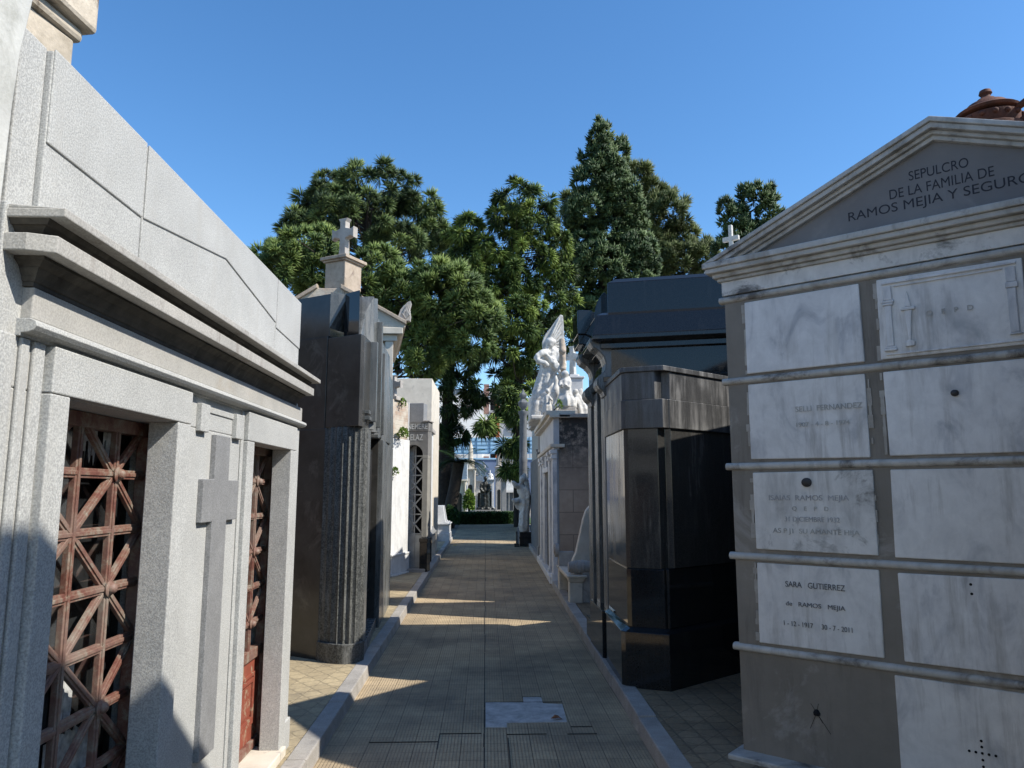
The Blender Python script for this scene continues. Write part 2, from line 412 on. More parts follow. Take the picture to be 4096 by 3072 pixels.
# ------------------------------------------------------------------ camera, light, sky
cam = bpy.data.cameras.new('camera'); cam.sensor_width = 36; cam.lens = 26.04; cam.clip_end = 2000; cam.clip_start = .05
camo = bpy.data.objects.new('camera', cam); COL.objects.link(camo)
camo.location = (0, 0, 1.62); camo.rotation_euler = (R(90 + 8.268), 0, R(-2.019))
scene.camera = camo
EL, AZ = R(44.2), R(110)          # azimuth from +Y towards +X
sun_dir = Vector((math.sin(AZ) * math.cos(EL), math.cos(AZ) * math.cos(EL), math.sin(EL)))
sl = bpy.data.lights.new('sun', 'SUN'); sl.energy = 4.5; sl.angle = R(.5); sl.color = (1, .95, .87)
so = bpy.data.objects.new('sun', sl); COL.objects.link(so); so.location = sun_dir * 60
so.rotation_euler = (-sun_dir).to_track_quat('-Z', 'Y').to_euler()
w = bpy.data.worlds.new('World'); scene.world = w; w.use_nodes = True
sky = w.node_tree.nodes.new('ShaderNodeTexSky'); sky.sky_type = 'NISHITA'; sky.sun_disc = False
sky.sun_elevation = EL; sky.sun_rotation = AZ; sky.altitude = 0; sky.air_density = 1.0; sky.dust_density = .3; sky.ozone_density = 3.0
bg = w.node_tree.nodes['Background']; bg.inputs[1].default_value = .15
hs = w.node_tree.nodes.new('ShaderNodeHueSaturation'); hs.inputs['Saturation'].default_value = 1.22
w.node_tree.links.new(sky.outputs[0], hs.inputs['Color']); w.node_tree.links.new(hs.outputs[0], bg.inputs[0])
vs = scene.view_settings; vs.view_transform = 'Standard'; vs.look = 'None'; vs.gamma = 1; vs.exposure = .56; vs.use_curve_mapping = False

# ------------------------------------------------------------------ ground
m = MB(); m.box(-400, 400, -300, 500, -.4, -.03); struct(m.build('ground', M['earth']))
LK = [(-4, -.98), (0, -.995), (7, -1.02), (14, -1.06), (26, -1.11)]     # inner edge of the left kerb (y, x)
RK = [(-4, .96), (4.4, 1.02), (9.5, 1.1), (14, 1.17), (26, 1.32)]
def lerp(T, y):
    for (a, xa), (b, xb) in zip(T, T[1:]):
        if y <= b: return xa + (xb - xa) * (y - a) / (b - a)
    return T[-1][1]
m = MB(); pts = [(lerp(LK, y) - .03, y) for y in (-4, 7, 14, 26)] + [(-1.3, 38.2), (1.6, 38.2)] + [(lerp(RK, y) + .03, y) for y in (26, 14, 9.5, 4.4, -4)]
m.prism(pts, -.2, 0); struct(m.build('alley', M['alley']))
def kerb(T, sgn, w_):
    m = MB(); y = -4.0
    while y < 26:
        L = random.uniform(.85, 1.25); y2 = min(26, y + L - .006)
        a, b = lerp(T, y), lerp(T, y2); jz = random.uniform(-.006, .005); jx = random.uniform(-.006, .006)
        m.taper([(a + jx, y), (b + jx, y2), (b + jx + sgn * w_, y2), (a + jx + sgn * w_, y)], [(a + jx + sgn * .012, y), (b + jx + sgn * .012, y2), (b + jx + sgn * w_, y2), (a + jx + sgn * w_, y)], -.05, .1 + jz)
        y += L
    return struct(m.build('kerb', M['kerb'], bev=.008))
kerb(LK, -1, .13); kerb(RK, 1, .14)
m = MB(); m.prism([(-8, -4), (lerp(LK, -4) - .132, -4), (lerp(LK, 7) - .132, 7), (lerp(LK, 14) - .132, 14), (lerp(LK, 26) - .132, 26), (-8, 26)], -.1, .092); struct(m.build('pavement', M['pave']))
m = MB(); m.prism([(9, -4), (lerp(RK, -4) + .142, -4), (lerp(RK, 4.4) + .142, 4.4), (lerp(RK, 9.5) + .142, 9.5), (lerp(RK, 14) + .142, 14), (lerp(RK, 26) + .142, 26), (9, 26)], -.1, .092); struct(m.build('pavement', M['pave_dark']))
# square of missing tiles filled with cement, and the open joints round it
m = MB(); m.prism([(.008, 5.431), (.155, 5.426), (.158, 5.525), (.585, 5.53), (.598, 5.971), (.45, 6.0), (.45, 6.173), (.305, 6.178), (.302, 6.029), (.008, 6.04)], -.05, .004)
struct(m.build('cement_patch', M['patch']))
m = MB()
for a, b, y0, y1 in [(-.006, .006, -4, 26)]:
    yy = y0
    while yy < y1:
        L = random.uniform(.25, .6); wj = random.uniform(.003, .009); xo = random.uniform(-.004, .004)
        m.box(a + xo + .002, b * .5 + xo, yy, yy + L, -.05, .0035); yy += L + (.02 if random.random() < .6 else .08)
for x0, x1, y in [(.3, .6, 6.035), (.008, .3, 6.045), (.3, .45, 6.182), (.15, .42, 5.272), (.56, .76, 5.265), (-.75, -.3, 5.14), (-.3, -.02, 5.30), (.6, .75, 5.42)]:
    m.box(x0, x1, y - .003, y + .0035, -.05, .0052)
for y0, y1, x in [(4.6, 5.2, .157), (5.44, 6.03, .003), (5.0, 5.3, -.3)]:
    m.box(x - .003, x + .0025, y0, y1, -.05, .0056)
struct(m.build('pavement_joints', plain('dirty_joint', (.035, .03, .024), .95)))

# dry leaf on the cement patch
m = MB(); vs_ = []; 
lp = [(0, 0), (.03, .018), (.055, .02), (.085, .004), (.06, -.018), (.03, -.02)]
m.add([(.475 + x, 5.585 + y, .012 + .012 * math.sin(x * 50) + abs(y) * .5) for x, y in lp] + [(.475 + x, 5.585 + y, .010 + .012 * math.sin(x * 50) + abs(y) * .5) for x, y in lp], [(0, 1, 2, 3, 4, 5), (11, 10, 9, 8, 7, 6)] + [(i, (i + 1) % 6, 6 + (i + 1) % 6, 6 + i) for i in range(6)])
tag(m.build('dry_leaf', plain('dry_leaf', (.3, .12, .05), .7)), 'curled brown dry leaf lying on the bare cement patch', 'leaf')
m = MB(); m.add([(-.98 + .06 * x, 23.0 + .05 * y, .01 + .01 * abs(y)) for x, y in [(0, 0), (1, .6), (2, .2), (1.2, -.5)]] + [(-.98 + .06 * x, 23.0 + .05 * y, .004) for x, y in [(0, 0), (1, .6), (2, .2), (1.2, -.5)]], [(0, 1, 2, 3), (7, 6, 5, 4), (0, 1, 5, 4), (1, 2, 6, 5), (2, 3, 7, 6), (3, 0, 4, 7)])
tag(m.build('fallen_leaf', plain('yellow_leaf', (.6, .42, .06), .7)), 'tiny yellow fallen leaf on the sunlit strip of the far alley', 'leaf')

# ================================================================== LEFT GRANITE MAUSOLEUM
X0 = -1.2
lm = thing('granite_mausoleum', (-2.2, 3.3, .09), 'light grey hammered granite mausoleum with two rusty lattice doors and a carved cross', 'mausoleum')
m = MB()
for a, b, a2, b2 in ((1.83, 2.142, 1.83, 2.142), (2.898, 3.852, 3.06, 3.86), (4.578, 4.80, 4.76, 4.80)): m.box(-1.30, -1.215, a, b, .02, 1.885); m.box(-1.56, -1.3001, a2, b2, .02, 1.8851)
m.box(-1.56, -1.215, 1.83, 4.80, 1.8855, 2.35)
m.box(-1.3, -1.216, 1.83, 4.80, .02, .09)
for a, b in ((1.842, 1.905), (1.93, 1.965), (1.985, 2.035)): m.box(-1.2155, -1.203, a, b, .09, 2.018)
m.box(-1.2155, -1.204, 3.022, 3.055, .09, 2.018); m.box(-1.2155, -1.206, 3.705, 3.742, .09, 2.018)
m.box(-1.2155, -1.198, 4.705, 4.802, .09, 2.018)
m.build('front_wall', M['granite'], lm, .005)
m = MB(); m.box(-3.3, -1.561, 4.68, 4.80, .02, 2.5); m.box(-3.3, -1.561, 1.83, 1.95, .02, 2.5); m.box(-3.3, -3.2, 1.95, 4.68, .02, 2.5)
m.build('side_wall', M['brick'], lm)
m = MB(); m.box(-3.3, -1.36, 1.86, 4.78, 2.5, 2.58); m.build('roof', M['cement'], lm)
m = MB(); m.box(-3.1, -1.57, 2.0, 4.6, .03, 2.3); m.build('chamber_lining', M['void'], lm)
# parapet: slabs with open joints, the upper ones proud with a shallow gable cut into their lower edge
m = MB(); m.box(-1.36, -1.238, 1.86, 1.972, 2.345, 2.853)
for a, b in ((1.974, 2.552), (2.561, 4.24), (4.248, 4.79)): m.box(-1.36, -1.222, a, b, 2.345, 2.85)
def slabp(pts): m.extr([(-1.2235, y, z) for y, z in pts], (.0075, 0, 0))
slabp([(1.977, 2.576), (2.549, 2.578), (2.549, 2.856), (1.977, 2.856)])
slabp([(2.563, 2.58), (3.39, 2.697), (4.238, 2.588), (4.238, 2.85), (2.563, 2.856)])
slabp([(4.25, 2.56), (4.79, 2.54), (4.79, 2.846), (4.25, 2.85)])
m.build('parapet', M['granite'], lm, .004)
m = MB()
m.extr([(-1.07, 1.838, 2.310), (-1.07, 4.782, 2.310), (-1.07, 4.782, 2.334), (-1.07, 1.838, 2.334)], (-.24, 0, 0))
m.extr([(-1.075, 1.842, 2.3342), (-1.225, 1.842, 2.347), (-1.225, 1.842, 2.3342)], (0, 2.93, 0))
m.prism([(-1.096, 1.862), (-1.096, 4.72), (-1.3, 4.72), (-1.3, 1.835), (-1.16, 1.835)], 2.222, 2.268)
m.build('cornice', M['granite_trim'], lm, .003)
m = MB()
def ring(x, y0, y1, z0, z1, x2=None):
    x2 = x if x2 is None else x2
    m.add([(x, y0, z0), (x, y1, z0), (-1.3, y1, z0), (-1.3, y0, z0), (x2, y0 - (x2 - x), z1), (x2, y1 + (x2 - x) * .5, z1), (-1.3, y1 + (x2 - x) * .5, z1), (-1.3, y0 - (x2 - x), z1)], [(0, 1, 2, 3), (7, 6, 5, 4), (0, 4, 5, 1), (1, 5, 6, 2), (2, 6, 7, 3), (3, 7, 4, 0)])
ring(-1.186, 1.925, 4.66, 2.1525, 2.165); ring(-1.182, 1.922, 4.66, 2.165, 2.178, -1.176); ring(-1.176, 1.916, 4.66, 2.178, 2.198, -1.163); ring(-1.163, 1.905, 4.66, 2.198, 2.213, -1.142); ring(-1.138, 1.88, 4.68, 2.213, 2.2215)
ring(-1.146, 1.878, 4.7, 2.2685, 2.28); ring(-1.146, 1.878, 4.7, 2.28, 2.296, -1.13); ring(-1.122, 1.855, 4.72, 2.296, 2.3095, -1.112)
m.build('bed_moulding', M['grime_shade'], lm, .001)
m = MB(); m.box(-1.3, -1.185, 1.93, 4.80, 2.066, 2.1515); m.build('frieze', M['granite_frieze'], lm, .004)
m = MB()
m.extr([(-1.215 + d, 1.915, z) for d, z in [(-.05, 2.019), (.012, 2.019), (.014, 2.027), (.03, 2.028), (.045, 2.034), (.054, 2.045), (.05, 2.058), (.034, 2.0655), (-.05, 2.0655)]], (0, 2.92, 0))
m.build('architrave_moulding', M['granite'], lm, .002)
for (a, b, i0, i1, tz) in ((2.05, 3.02, 2.143, 2.897, 1.888), (3.745, 4.70, 3.853, 4.577, 1.873)):
    m = MB(); m.box(-1.30, -1.186, a, i0, .09, tz - .002); m.box(-1.30, -1.186, i1, b, .09, tz - .002); m.box(-1.30, -1.185, a, b, tz, 2.017)
    m.build('door_frame', M['granite'], lm, .004)
m = MB(); m.box(-1.27, -1.184, 4.692, 4.80 + .012, .088, .262); m.build('plinth', M['granite'], lm, .006)
for a, b in ((2.1, 2.95), (3.79, 4.66)):
    m = MB(); m.box(-1.5, -1.165, a, b, .02, .142); m.build('doorstep', M['limestone'], lm, .006)
m = MB()
m.extr([(-1.2165, y, z) for y, z in [(3.325, .5), (3.505, .5), (3.505, 1.49), (3.65, 1.49), (3.65, 1.673), (3.505, 1.673), (3.505, 1.87), (3.325, 1.87), (3.325, 1.673), (3.203, 1.673), (3.203, 1.49), (3.325, 1.49)]], (.026, 0, 0))
m.build('cross', M['granite_dark'], lm, .003)
m = MB()
m.box(-1.2165, -1.192, 3.14, 3.235, 1.872, 1.99); m.box(-1.2165, -1.192, 3.585, 3.685, 1.872, 1.99); m.box(-1.2165, -1.209, 3.2345, 3.5855, 1.962, 1.9885)
m.build('carved_bracket', M['granite'], lm, .003)

def lattice_door(name, y0, y1, zb, zt, zl, cols, zrow):
    """iron door: stiles and rails, star lattice of bars with bosses, dark glass behind"""
    xb = -1.366
    m = MB(); fw = .04
    m.box(xb - .02, xb + .03, y0, y0 + fw, zb, zt); m.box(xb - .02, xb + .03, y1 - fw, y1, zb, zt)
    m.box(xb - .021, xb + .029, y0 + fw, y1 - fw, zt - .05, zt); m.box(xb - .021, xb + .029, y0 + fw, y1 - fw, zl - .06, zl)
    m.box(xb - .021, xb + .029, y0 + fw, y1 - fw, zb, zb + .05)
    d = m.build('door', M['rust'], lm, .004)
    ys = [y0 + fw / 2] + cols + [y1 - fw / 2]
    zs = []; z = zrow
    while z > zl: zs.append(z); z -= .202
    z = zrow + .202
    while z < zt + .15: zs.insert(0, z); z += .202
    N = (1, 0, 0)
    g = MB()
    def bar(p, q, t, w_=.034):
        g.beam(p, q, w_, t, N)
        g.beam((p[0] + t - .001,) + tuple(p[1:]), (q[0] + t - .001,) + tuple(q[1:]), w_ * .42, .006, N)
    for c in cols: bar((xb, c, zl - .03), (xb, c, zt - .02), .021)
    for zz in zs:
        if zz < zt - .04: bar((xb, y0 + .03, zz), (xb, y1 - .03, zz), .0185)
    ref = cols[1]; i0 = ys.index(ref); j0 = min(range(len(zs)), key=lambda j: abs(zs[j] - zrow))
    bosses = []
    for i in range(len(ys)):
        for j in range(len(zs)):
            if (i - i0) % 2 == 0 and (j - j0) % 2 == 0 or (i - i0) % 2 == 1 and (j - j0) % 2 == 1:
                if (i - i0) % 2 == 0 and 0 < i < len(ys) - 1 and zl < zs[j] < zt - .05: bosses.append((ys[i], zs[j]))
    for i in range(len(ys) - 1):
        for j in range(len(zs) - 1):
            # the diagonal that runs through a star node
            star = lambda a, b: ((a - i0) % 2 == 0 and (b - j0) % 2 == 0) or ((a - i0) % 2 == 1 and (b - j0) % 2 == 1)
            p, q = ((i, j), (i + 1, j + 1)) if star(i, j) else ((i + 1, j), (i, j + 1))
            P, Q = Vector((xb, ys[p[0]], zs[p[1]])), Vector((xb, ys[q[0]], zs[q[1]]))
            if Q.z < zl - .03:
                t = (P.z - (zl - .03)) / (P.z - Q.z)
                if t <= 0: continue
                Q = P + (Q - P) * t
            if P.z > zt - .03:
                t = (zt - .03 - Q.z) / (P.z - Q.z)
                if t <= 0: continue
                P = Q + (P - Q) * t
            bar(tuple(P), tuple(Q), .0155, .032)
    g.build('grille', M['rust'], d, .002)
    for (yy, zz) in bosses:
        r = MB()
        for k in range(2):
            pr = [(.027, .0), (.029, .006), (.02, .012)] if k == 0 else [(.02, .012), (.019, .02), (.012, .028), (.003, .031)]
            vs_ = []; fs_ = []; sg = 14
            for rr, h in pr:
                for s in range(sg): vs_.append((xb + .024 + h, yy + rr * math.cos(2 * math.pi * s / sg), zz + rr * math.sin(2 * math.pi * s / sg)))
            for a in range(len(pr) - 1):
                for s in range(sg): fs_.append((a * sg + s, a * sg + (s + 1) % sg, (a + 1) * sg + (s + 1) % sg, (a + 1) * sg + s))
            fs_.append(tuple((len(pr) - 1) * sg + s for s in range(sg)))
            r.add(vs_, fs_)
        r.build('rosette', M['rust'], d, smooth=40)
    p = MB(); p.box(xb - .06, xb - .05, y0 + .02, y1 - .02, zl - .05, zt - .02); p.build('glass_pane', M['glass'], d)
    if zl - zb < .3:     # torn white lace hanging behind the first door
        for (ya, yb, za, zc) in ((y0 + .33, y0 + .62, .36, .82), (y0 + .36, y0 + .47, .84, 1.06), (y0 + .42, y0 + .5, 1.76, 1.87), (y0 + .55, y0 + .6, 1.77, 1.87)):
            c_ = MB(); n_ = 14; vv = []
            for q in range(2):
                for k in range(n_ + 1):
                    t = k / n_; z_ = za + .04 * math.sin(k * 2.3) + .03 * math.sin(k * 5.1) if q == 0 else zc + .02 * math.sin(k * 3.1)
                    vv.append((xb - .036 + .003 * math.sin(k * 1.9), ya + (yb - ya) * t, z_))
            vv += [(x_ - .002, y_, z_) for x_, y_, z_ in vv]; n2 = 2 * (n_ + 1)
            fs_ = [(k, k + 1, n_ + 2 + k, n_ + 1 + k) for k in range(n_)] + [(n2 + k, n2 + n_ + 1 + k, n2 + n_ + 2 + k, n2 + k + 1) for k in range(n_)]
            c_.add(vv, fs_); c_.build('lace_curtain', M['lace'], d)
    if zl - zb > .3:
        p = MB(); p.box(xb - .02, xb + .012, y0 + fw, y1 - fw, zb + .05, zl - .06)
        a, b, c, e = y0 + .14, y1 - .14, zb + .14, zl - .14
        for k, o_ in ((0, .02), (.028, .026)):
            a2, b2, c2, e2 = a + k, b - k, c + k, e - k
            p.box(xb + .0115, xb + o_, a2, b2, c2, c2 + .02); p.box(xb + .0115, xb + o_, a2, b2, e2 - .02, e2)
            p.box(xb + .0115, xb + o_, a2, a2 + .02, c2 + .02, e2 - .02); p.box(xb + .0115, xb + o_, b2 - .02, b2, c2 + .02, e2 - .02)
        p.box(xb + .0115, xb + .018, a + .06, b - .06, c + .06, e - .06)
        p.build('lower_panel', M['rust_red'], d, .002)
    return d
lattice_door('door', 2.22, 3.035, .15, 1.884, .28, [2.513, 2.766], 1.682)
lattice_door('door', 3.90, 4.735, .15, 1.884, .72, [4.20, 4.45], 1.678)

# plain white tomb nearer than the granite mausoleum, and the plastered pillar behind it
sb = thing('stucco_tomb', (-2.2, .4, .09), 'white stucco tomb wall at the extreme left, nearer than the granite mausoleum', 'tomb')
m = MB()
m.extr([(-3.5, -1.6, z) for z in (0,)] and [(-1.222, -1.6, .02), (-1.222, 1.80, .02), (-1.222, 1.822, 2.2), (-1.222, 1.83, 2.6), (-1.222, 1.84, 2.76), (-1.222, 1.872, 2.95), (-1.222, 1.90, 3.3), (-1.222, 1.90, 4.3), (-1.222, -1.6, 4.3)], (-2.2, 0, 0))
m.build('wall', M['stucco'], sb, .006)
m = MB(); m.box(-3.45, -1.16, -1.6, 1.82, .02, .35); m.build('plinth', M['stucco'], sb, .01)
pl = thing('plastered_pillar', (-2.05, 2.6, 2.58), 'peeling plastered pillar with broken cornice rising behind the granite parapet', 'pillar')
m = MB(); m.prism([(-1.8, 2.55), (-1.72, 2.91), (-2.1, 2.98), (-2.2, 2.6)], 2.57, 3.479); m.build('shaft', M['plaster'], pl, .012)
m = MB(); m.prism([(-1.77, 2.52), (-1.70, 2.94), (-2.13, 3.0), (-2.24, 2.56)], 3.48, 3.54); m.prism([(-1.72, 2.48), (-1.66, 2.97), (-2.18, 3.06), (-2.3, 2.52)], 3.54, 3.85); m.build('cornice', M['plaster'], pl, .02)

# ================================================================== RIGHT WHITE TOMB WITH SLABS
A_ = Vector((.743, -.669, 0)).normalized(); NO = Vector((-.669, -.743, 0)).normalized(); K = Vector((1.524, 4.581, 0))
def FW(l, o, z): p = K + A_ * l + NO * o; return (p.x, p.y, z)
wt = thing('marble_slab_tomb', tuple(K + A_ * 1.25 - NO * 1.2 + Vector((0, 0, .09))), 'pedimented white tomb faced with square marble burial slabs at the right', 'tomb')
LW = 2.49
m = MB(FW); m.box(0, LW, -2.6, 0, .02, 2.845); m.build('wall', M['cement'], wt, .012)
for z, nm in ((.70, 0), (1.233, 0), (1.774, 0), (2.306, 0), (2.833, 0)):
    m = MB(FW); n_ = 8; pr = [(.0, z - .0215)] + [(.003 + .017 * math.sin(math.pi * k / n_), z - .02 * math.cos(math.pi * k / n_)) for k in range(n_ + 1)] + [(.0, z + .0215), (-.03, z + .0215), (-.03, z - .0215)]
    m.extr([(-.028, o, zz) for o, zz in pr], (LW + .056, 0, 0))
    m.tube([(-.012, -2.6, z), (-.012, -.001, z)], .0195, 10)
    m.build('moulding', M['marble_trim'], wt, smooth=40)
rows = [(.742, 1.198), (1.276, 1.737), (1.812, 2.272), (2.340, 2.795)]
slabs = {}
for r, (a, b) in enumerate(rows):
    for c, (l0, l1) in enumerate(((.138, .815), (.905, 1.582), (1.668, 2.35))):
        m = MB(FW); j = lambda: random.uniform(-.006, .006)
        m.extr([(l0 + j(), -.02, a + j()), (l1 + j(), -.02, a + j()), (l1 + j(), -.02, b + j()), (l0 + j(), -.02, b + j())], tuple(Vector((0, 1, 0)) * (.030 + .004 * ((r + c) % 2))))
        key = 'marble_stain' if (r, c) == (1, 0) else ('marble_b' if (r + c) % 2 == 0 else 'marble')
        lab = {(0, 0): 'lowest inscribed slab in the left column', (1, 0): 'darkly stained slab with a black knob', (2, 0): 'veined slab with a faded name', (3, 0): 'blank slab at the top of the left column', (3, 1): 'slab carved in relief with a framed torch'}.get((r, c))
        slabs[(r, c)] = m.build('burial_slab', M[key], wt, .006, label=lab)
m = MB(FW); m.box(.855, 1.6, -.02, .012, .12, .665); slabs['foot'] = m.build('burial_slab', M['marble_b'], wt, .006, label='bottom slab with a cross of drilled holes')
# ragged mortar along the slab edges
m = MB(FW)
for (l, a, b) in ((.13, .75, 1.2), (.13, 1.28, 1.7), (.132, 2.34, 2.79), (.828, 1.82, 2.27), (.895, 1.82, 2.27), (.9, 2.34, 2.79), (.82, 1.28, 1.6), (.13, 1.83, 2.26)):
    z = a
    while z < b:
        h = random.uniform(.02, .07); ww = random.uniform(.004, .018)
        if random.random() < .55: m.box(l - ww, l + ww * .8, -.01, .004 + random.uniform(0, .007), z, min(b, z + h))
        z += h
m.build('mortar', stone('lime_mortar', (.26, .24, .21), (.42, .4, .36), 9, bump=.5), wt)['kind'] = 'stuff'
# relief on the top middle slab
s31 = slabs[(3, 1)]
m = MB(FW); o = .012
for a, b, z0, z1, h in ((.93, 1.56, 2.762, 2.775, .01), (.99, 1.50, 2.742, 2.75, .007), (.93, 1.56, 2.362, 2.372, .007), (.93, .985, 2.40, 2.41, .014), (.925, .99, 2.385, 2.3995, .017), (.94, .975, 2.411, 2.64, .011), (.93, .985, 2.641, 2.655, .014), (.925, .99, 2.656, 2.67, .012), (.935, .98, 2.671, 2.75, .009), (1.505, 1.56, 2.40, 2.41, .014), (1.51, 1.55, 2.411, 2.64, .011), (1.505, 1.56, 2.641, 2.67, .014), (1.51, 1.555, 2.671, 2.75, .009)):
    m.box(a, b, o - .004, o + h, z0, z1)
m.extr([(1.035, o - .003, 2.6), (1.075, o - .003, 2.6), (1.06, o - .003, 2.43), (1.05, o - .003, 2.43)], (0, .012, 0))
m.box(1.02, 1.09, o - .003, o + .013, 2.6, 2.618)
m.extr([(1.04, o - .003, 2.62), (1.07, o - .003, 2.62), (1.062, o - .003, 2.68), (1.053, o - .003, 2.71), (1.045, o - .003, 2.67)], (0, .01, 0))
m.extr([(1.03, o - .003, 2.40), (1.075, o - .003, 2.40), (1.08, o - .003, 2.425), (1.053, o - .003, 2.44), (1.027, o - .003, 2.425)], (0, .015, 0))
m.build('carved_relief', M['marble'], s31, .004)
# entablature, pediment and roof
m = MB(FW); m.box(-.008, LW + .008, -2.61, .012, 2.860, 2.952); m.build('frieze', M['marble_mould'], wt, .004)
m = MB(FW)
for e, z0, z1 in ((.03, 2.9525, 2.975), (.052, 2.975, 3.004), (.085, 3.004, 3.036), (.10, 3.036, 3.075)): m.box(-e, LW + e, -.45, e, z0, z1); m.box(-.012, LW + e, -2.6, -.4501, z0, z1)
m.build('cornice', M['marble_trim'], wt, .007)
ap = 3.634; l0 = -.09; lc = 1.247; sl_ = (ap - 3.0755) / (lc - l0)
def chev(d1, d2, o0, o1):
    L = lambda d: l0 + d / sl_; Rr = lambda d: 2 * lc - L(d)
    return [(L(d1), o0, 3.0755), (lc, o0, ap - d1), (Rr(d1), o0, 3.0755), (Rr(d2), o0, 3.0755), (lc, o0, ap - d2), (L(d2), o0, 3.0755)], (0, o1 - o0, 0)
m = MB(FW)
for d1, d2, o1 in ((0, .03, .098), (.03, .062, .083), (.062, .085, .05), (.085, .112, .028)): m.extr(*chev(d1, d2, -.1, o1))
m.build('raking_cornice', M['marble_trim'], wt, .005)
m = MB(FW); m.extr([(l0 + .27, -.09, 3.0755), (2 * lc - l0 - .27, -.09, 3.0755), (lc, -.09, ap - .113)], (0, .085, 0)); ty = m.build('tympanum', stone('grey_tympanum', (.17, .165, .165), (.22, .215, .21), 2, stain=(.26, .25, .24), bump=.15), wt)
m = MB(FW); m.extr([(.0, -.1005, 3.0755), (2 * lc, -.1005, 3.0755), (lc, -.1005, ap - .014)], (0, -2.5, 0)); m.build('roof', M['cement'], wt)
m = MB(FW); m.box(-.04, 2.6, -.1, .13, .02, .118); m.build('threshold', M['marble_trim'], wt, .01)
def wtext(body, l0_, l1_, z0, z1, mat='letter', parent=None, o=.014, bold=.0):
    return text('inscription', body, M[mat], parent or wt, FW(0, o, 0), tuple(A_), tuple(NO), l0_, l1_, z0, z1, .002, bold)
wtext('SEPULCRO', 1.108, 1.395, 3.334, 3.388, 'letter', ty, -.0055, .0)
wtext('DE LA FAMILIA DE', 1.004, 1.505, 3.252, 3.307, 'letter', ty, -.0055, .0)
wtext('RAMOS MEJIA Y SEGURO', .779, 1.665, 3.160, 3.230, 'letter', ty, -.0055, .0)
wtext('SARA   GUTIERREZ', .307, .636, 1.075, 1.107, 'letter_mid', slabs[(0, 0)], bold=.0)
wtext('de   RAMOS   MEJIA', .304, .631, .962, .994, 'letter_mid', slabs[(0, 0)], bold=.0)
wtext('1 - 12 - 1917     30 - 7 - 2011', .287, .661, .857, .884, 'letter_mid', slabs[(0, 0)], bold=.0)
wtext('ISAIAS  RAMOS  MEJIA', .235, .687, 1.56, 1.6, 'letter_soft', slabs[(1, 0)], .0155)
wtext('Q    E    P    D', .369, .573, 1.507, 1.535, 'letter_pale', slabs[(1, 0)], .0155)
wtext('31 DICIEMBRE 1932', .323, .631, 1.448, 1.476, 'letter_soft', slabs[(1, 0)], .0155)
wtext('AS P J1  SU AMANTE HIJA', .25, .731, 1.372, 1.408, 'letter_pale', slabs[(1, 0)], .0155)
wtext('SELLI  FERNANDEZ', .42, .789, 2.085, 2.117, 'letter_pale', slabs[(2, 0)])
wtext('1907 - 4 - 8 - 1974', .42, .717, 1.996, 2.022, 'letter_pale', slabs[(2, 0)])
wtext('Q   E   P   D', 1.14, 1.36, 2.55, 2.582, 'letter_pale', s31)
def knob(l, z, r, par):
    m = MB(FW); pr = [(r * .8, .0), (r, .006), (r * .9, .016), (r * .4, .022)]; sg = 14; vs_ = []; fs_ = []
    for rr, h in pr:
        for s in range(sg): vs_.append((l + rr * math.cos(2 * math.pi * s / sg), .011 + h, z + rr * .9 * math.sin(2 * math.pi * s / sg)))
    for a in range(3):
        for s in range(sg): fs_.append((a * sg + s, a * sg + (s + 1) % sg, (a + 1) * sg + (s + 1) % sg, (a + 1) * sg + s))
    fs_.append(tuple(3 * sg + s for s in range(sg))); m.add(vs_, fs_); m.build('knob', M['iron'], par, smooth=40)
knob(.461, 1.673, .03, slabs[(1, 0)]); knob(1.243, 2.128, .02, slabs[(2, 1)])
def holes(pts, r, par, name):
    m = MB(FW)
    for l, z in pts:
        m.extr([(l + r * math.cos(t * math.pi / 5), .008, z + r * math.sin(t * math.pi / 5)) for t in range(10)], (0, .0075, 0))
    return m.build(name, M['hole'], par)
holes([(1.227, .414), (1.227, .386), (1.227, .357), (1.227, .326), (1.227, .295), (1.172, .357), (1.2, .357), (1.255, .357), (1.283, .357)], .0062, slabs['foot'], 'cross_of_holes')
holes([(1.24, 1.159), (1.241, 1.113)], .007, slabs[(0, 1)], 'drilled_hole')
m = MB(FW); m.lathe((.44, -.004, .40), [(.001, -.02), (.02, -.012), (.022, .0), (.012, .016), (.001, .02)], 8)
for dx, dz in ((-.03, .045), (.03, -.05), (.07, -.1), (-.04, -.09), (.012, .05)): m.beam((.44, .0005, .4), (.44 + dx, .0005, .4 + dz), .0022, .0012, (0, 1, 0))
m.build('chipped_hole', M['hole'], wt)
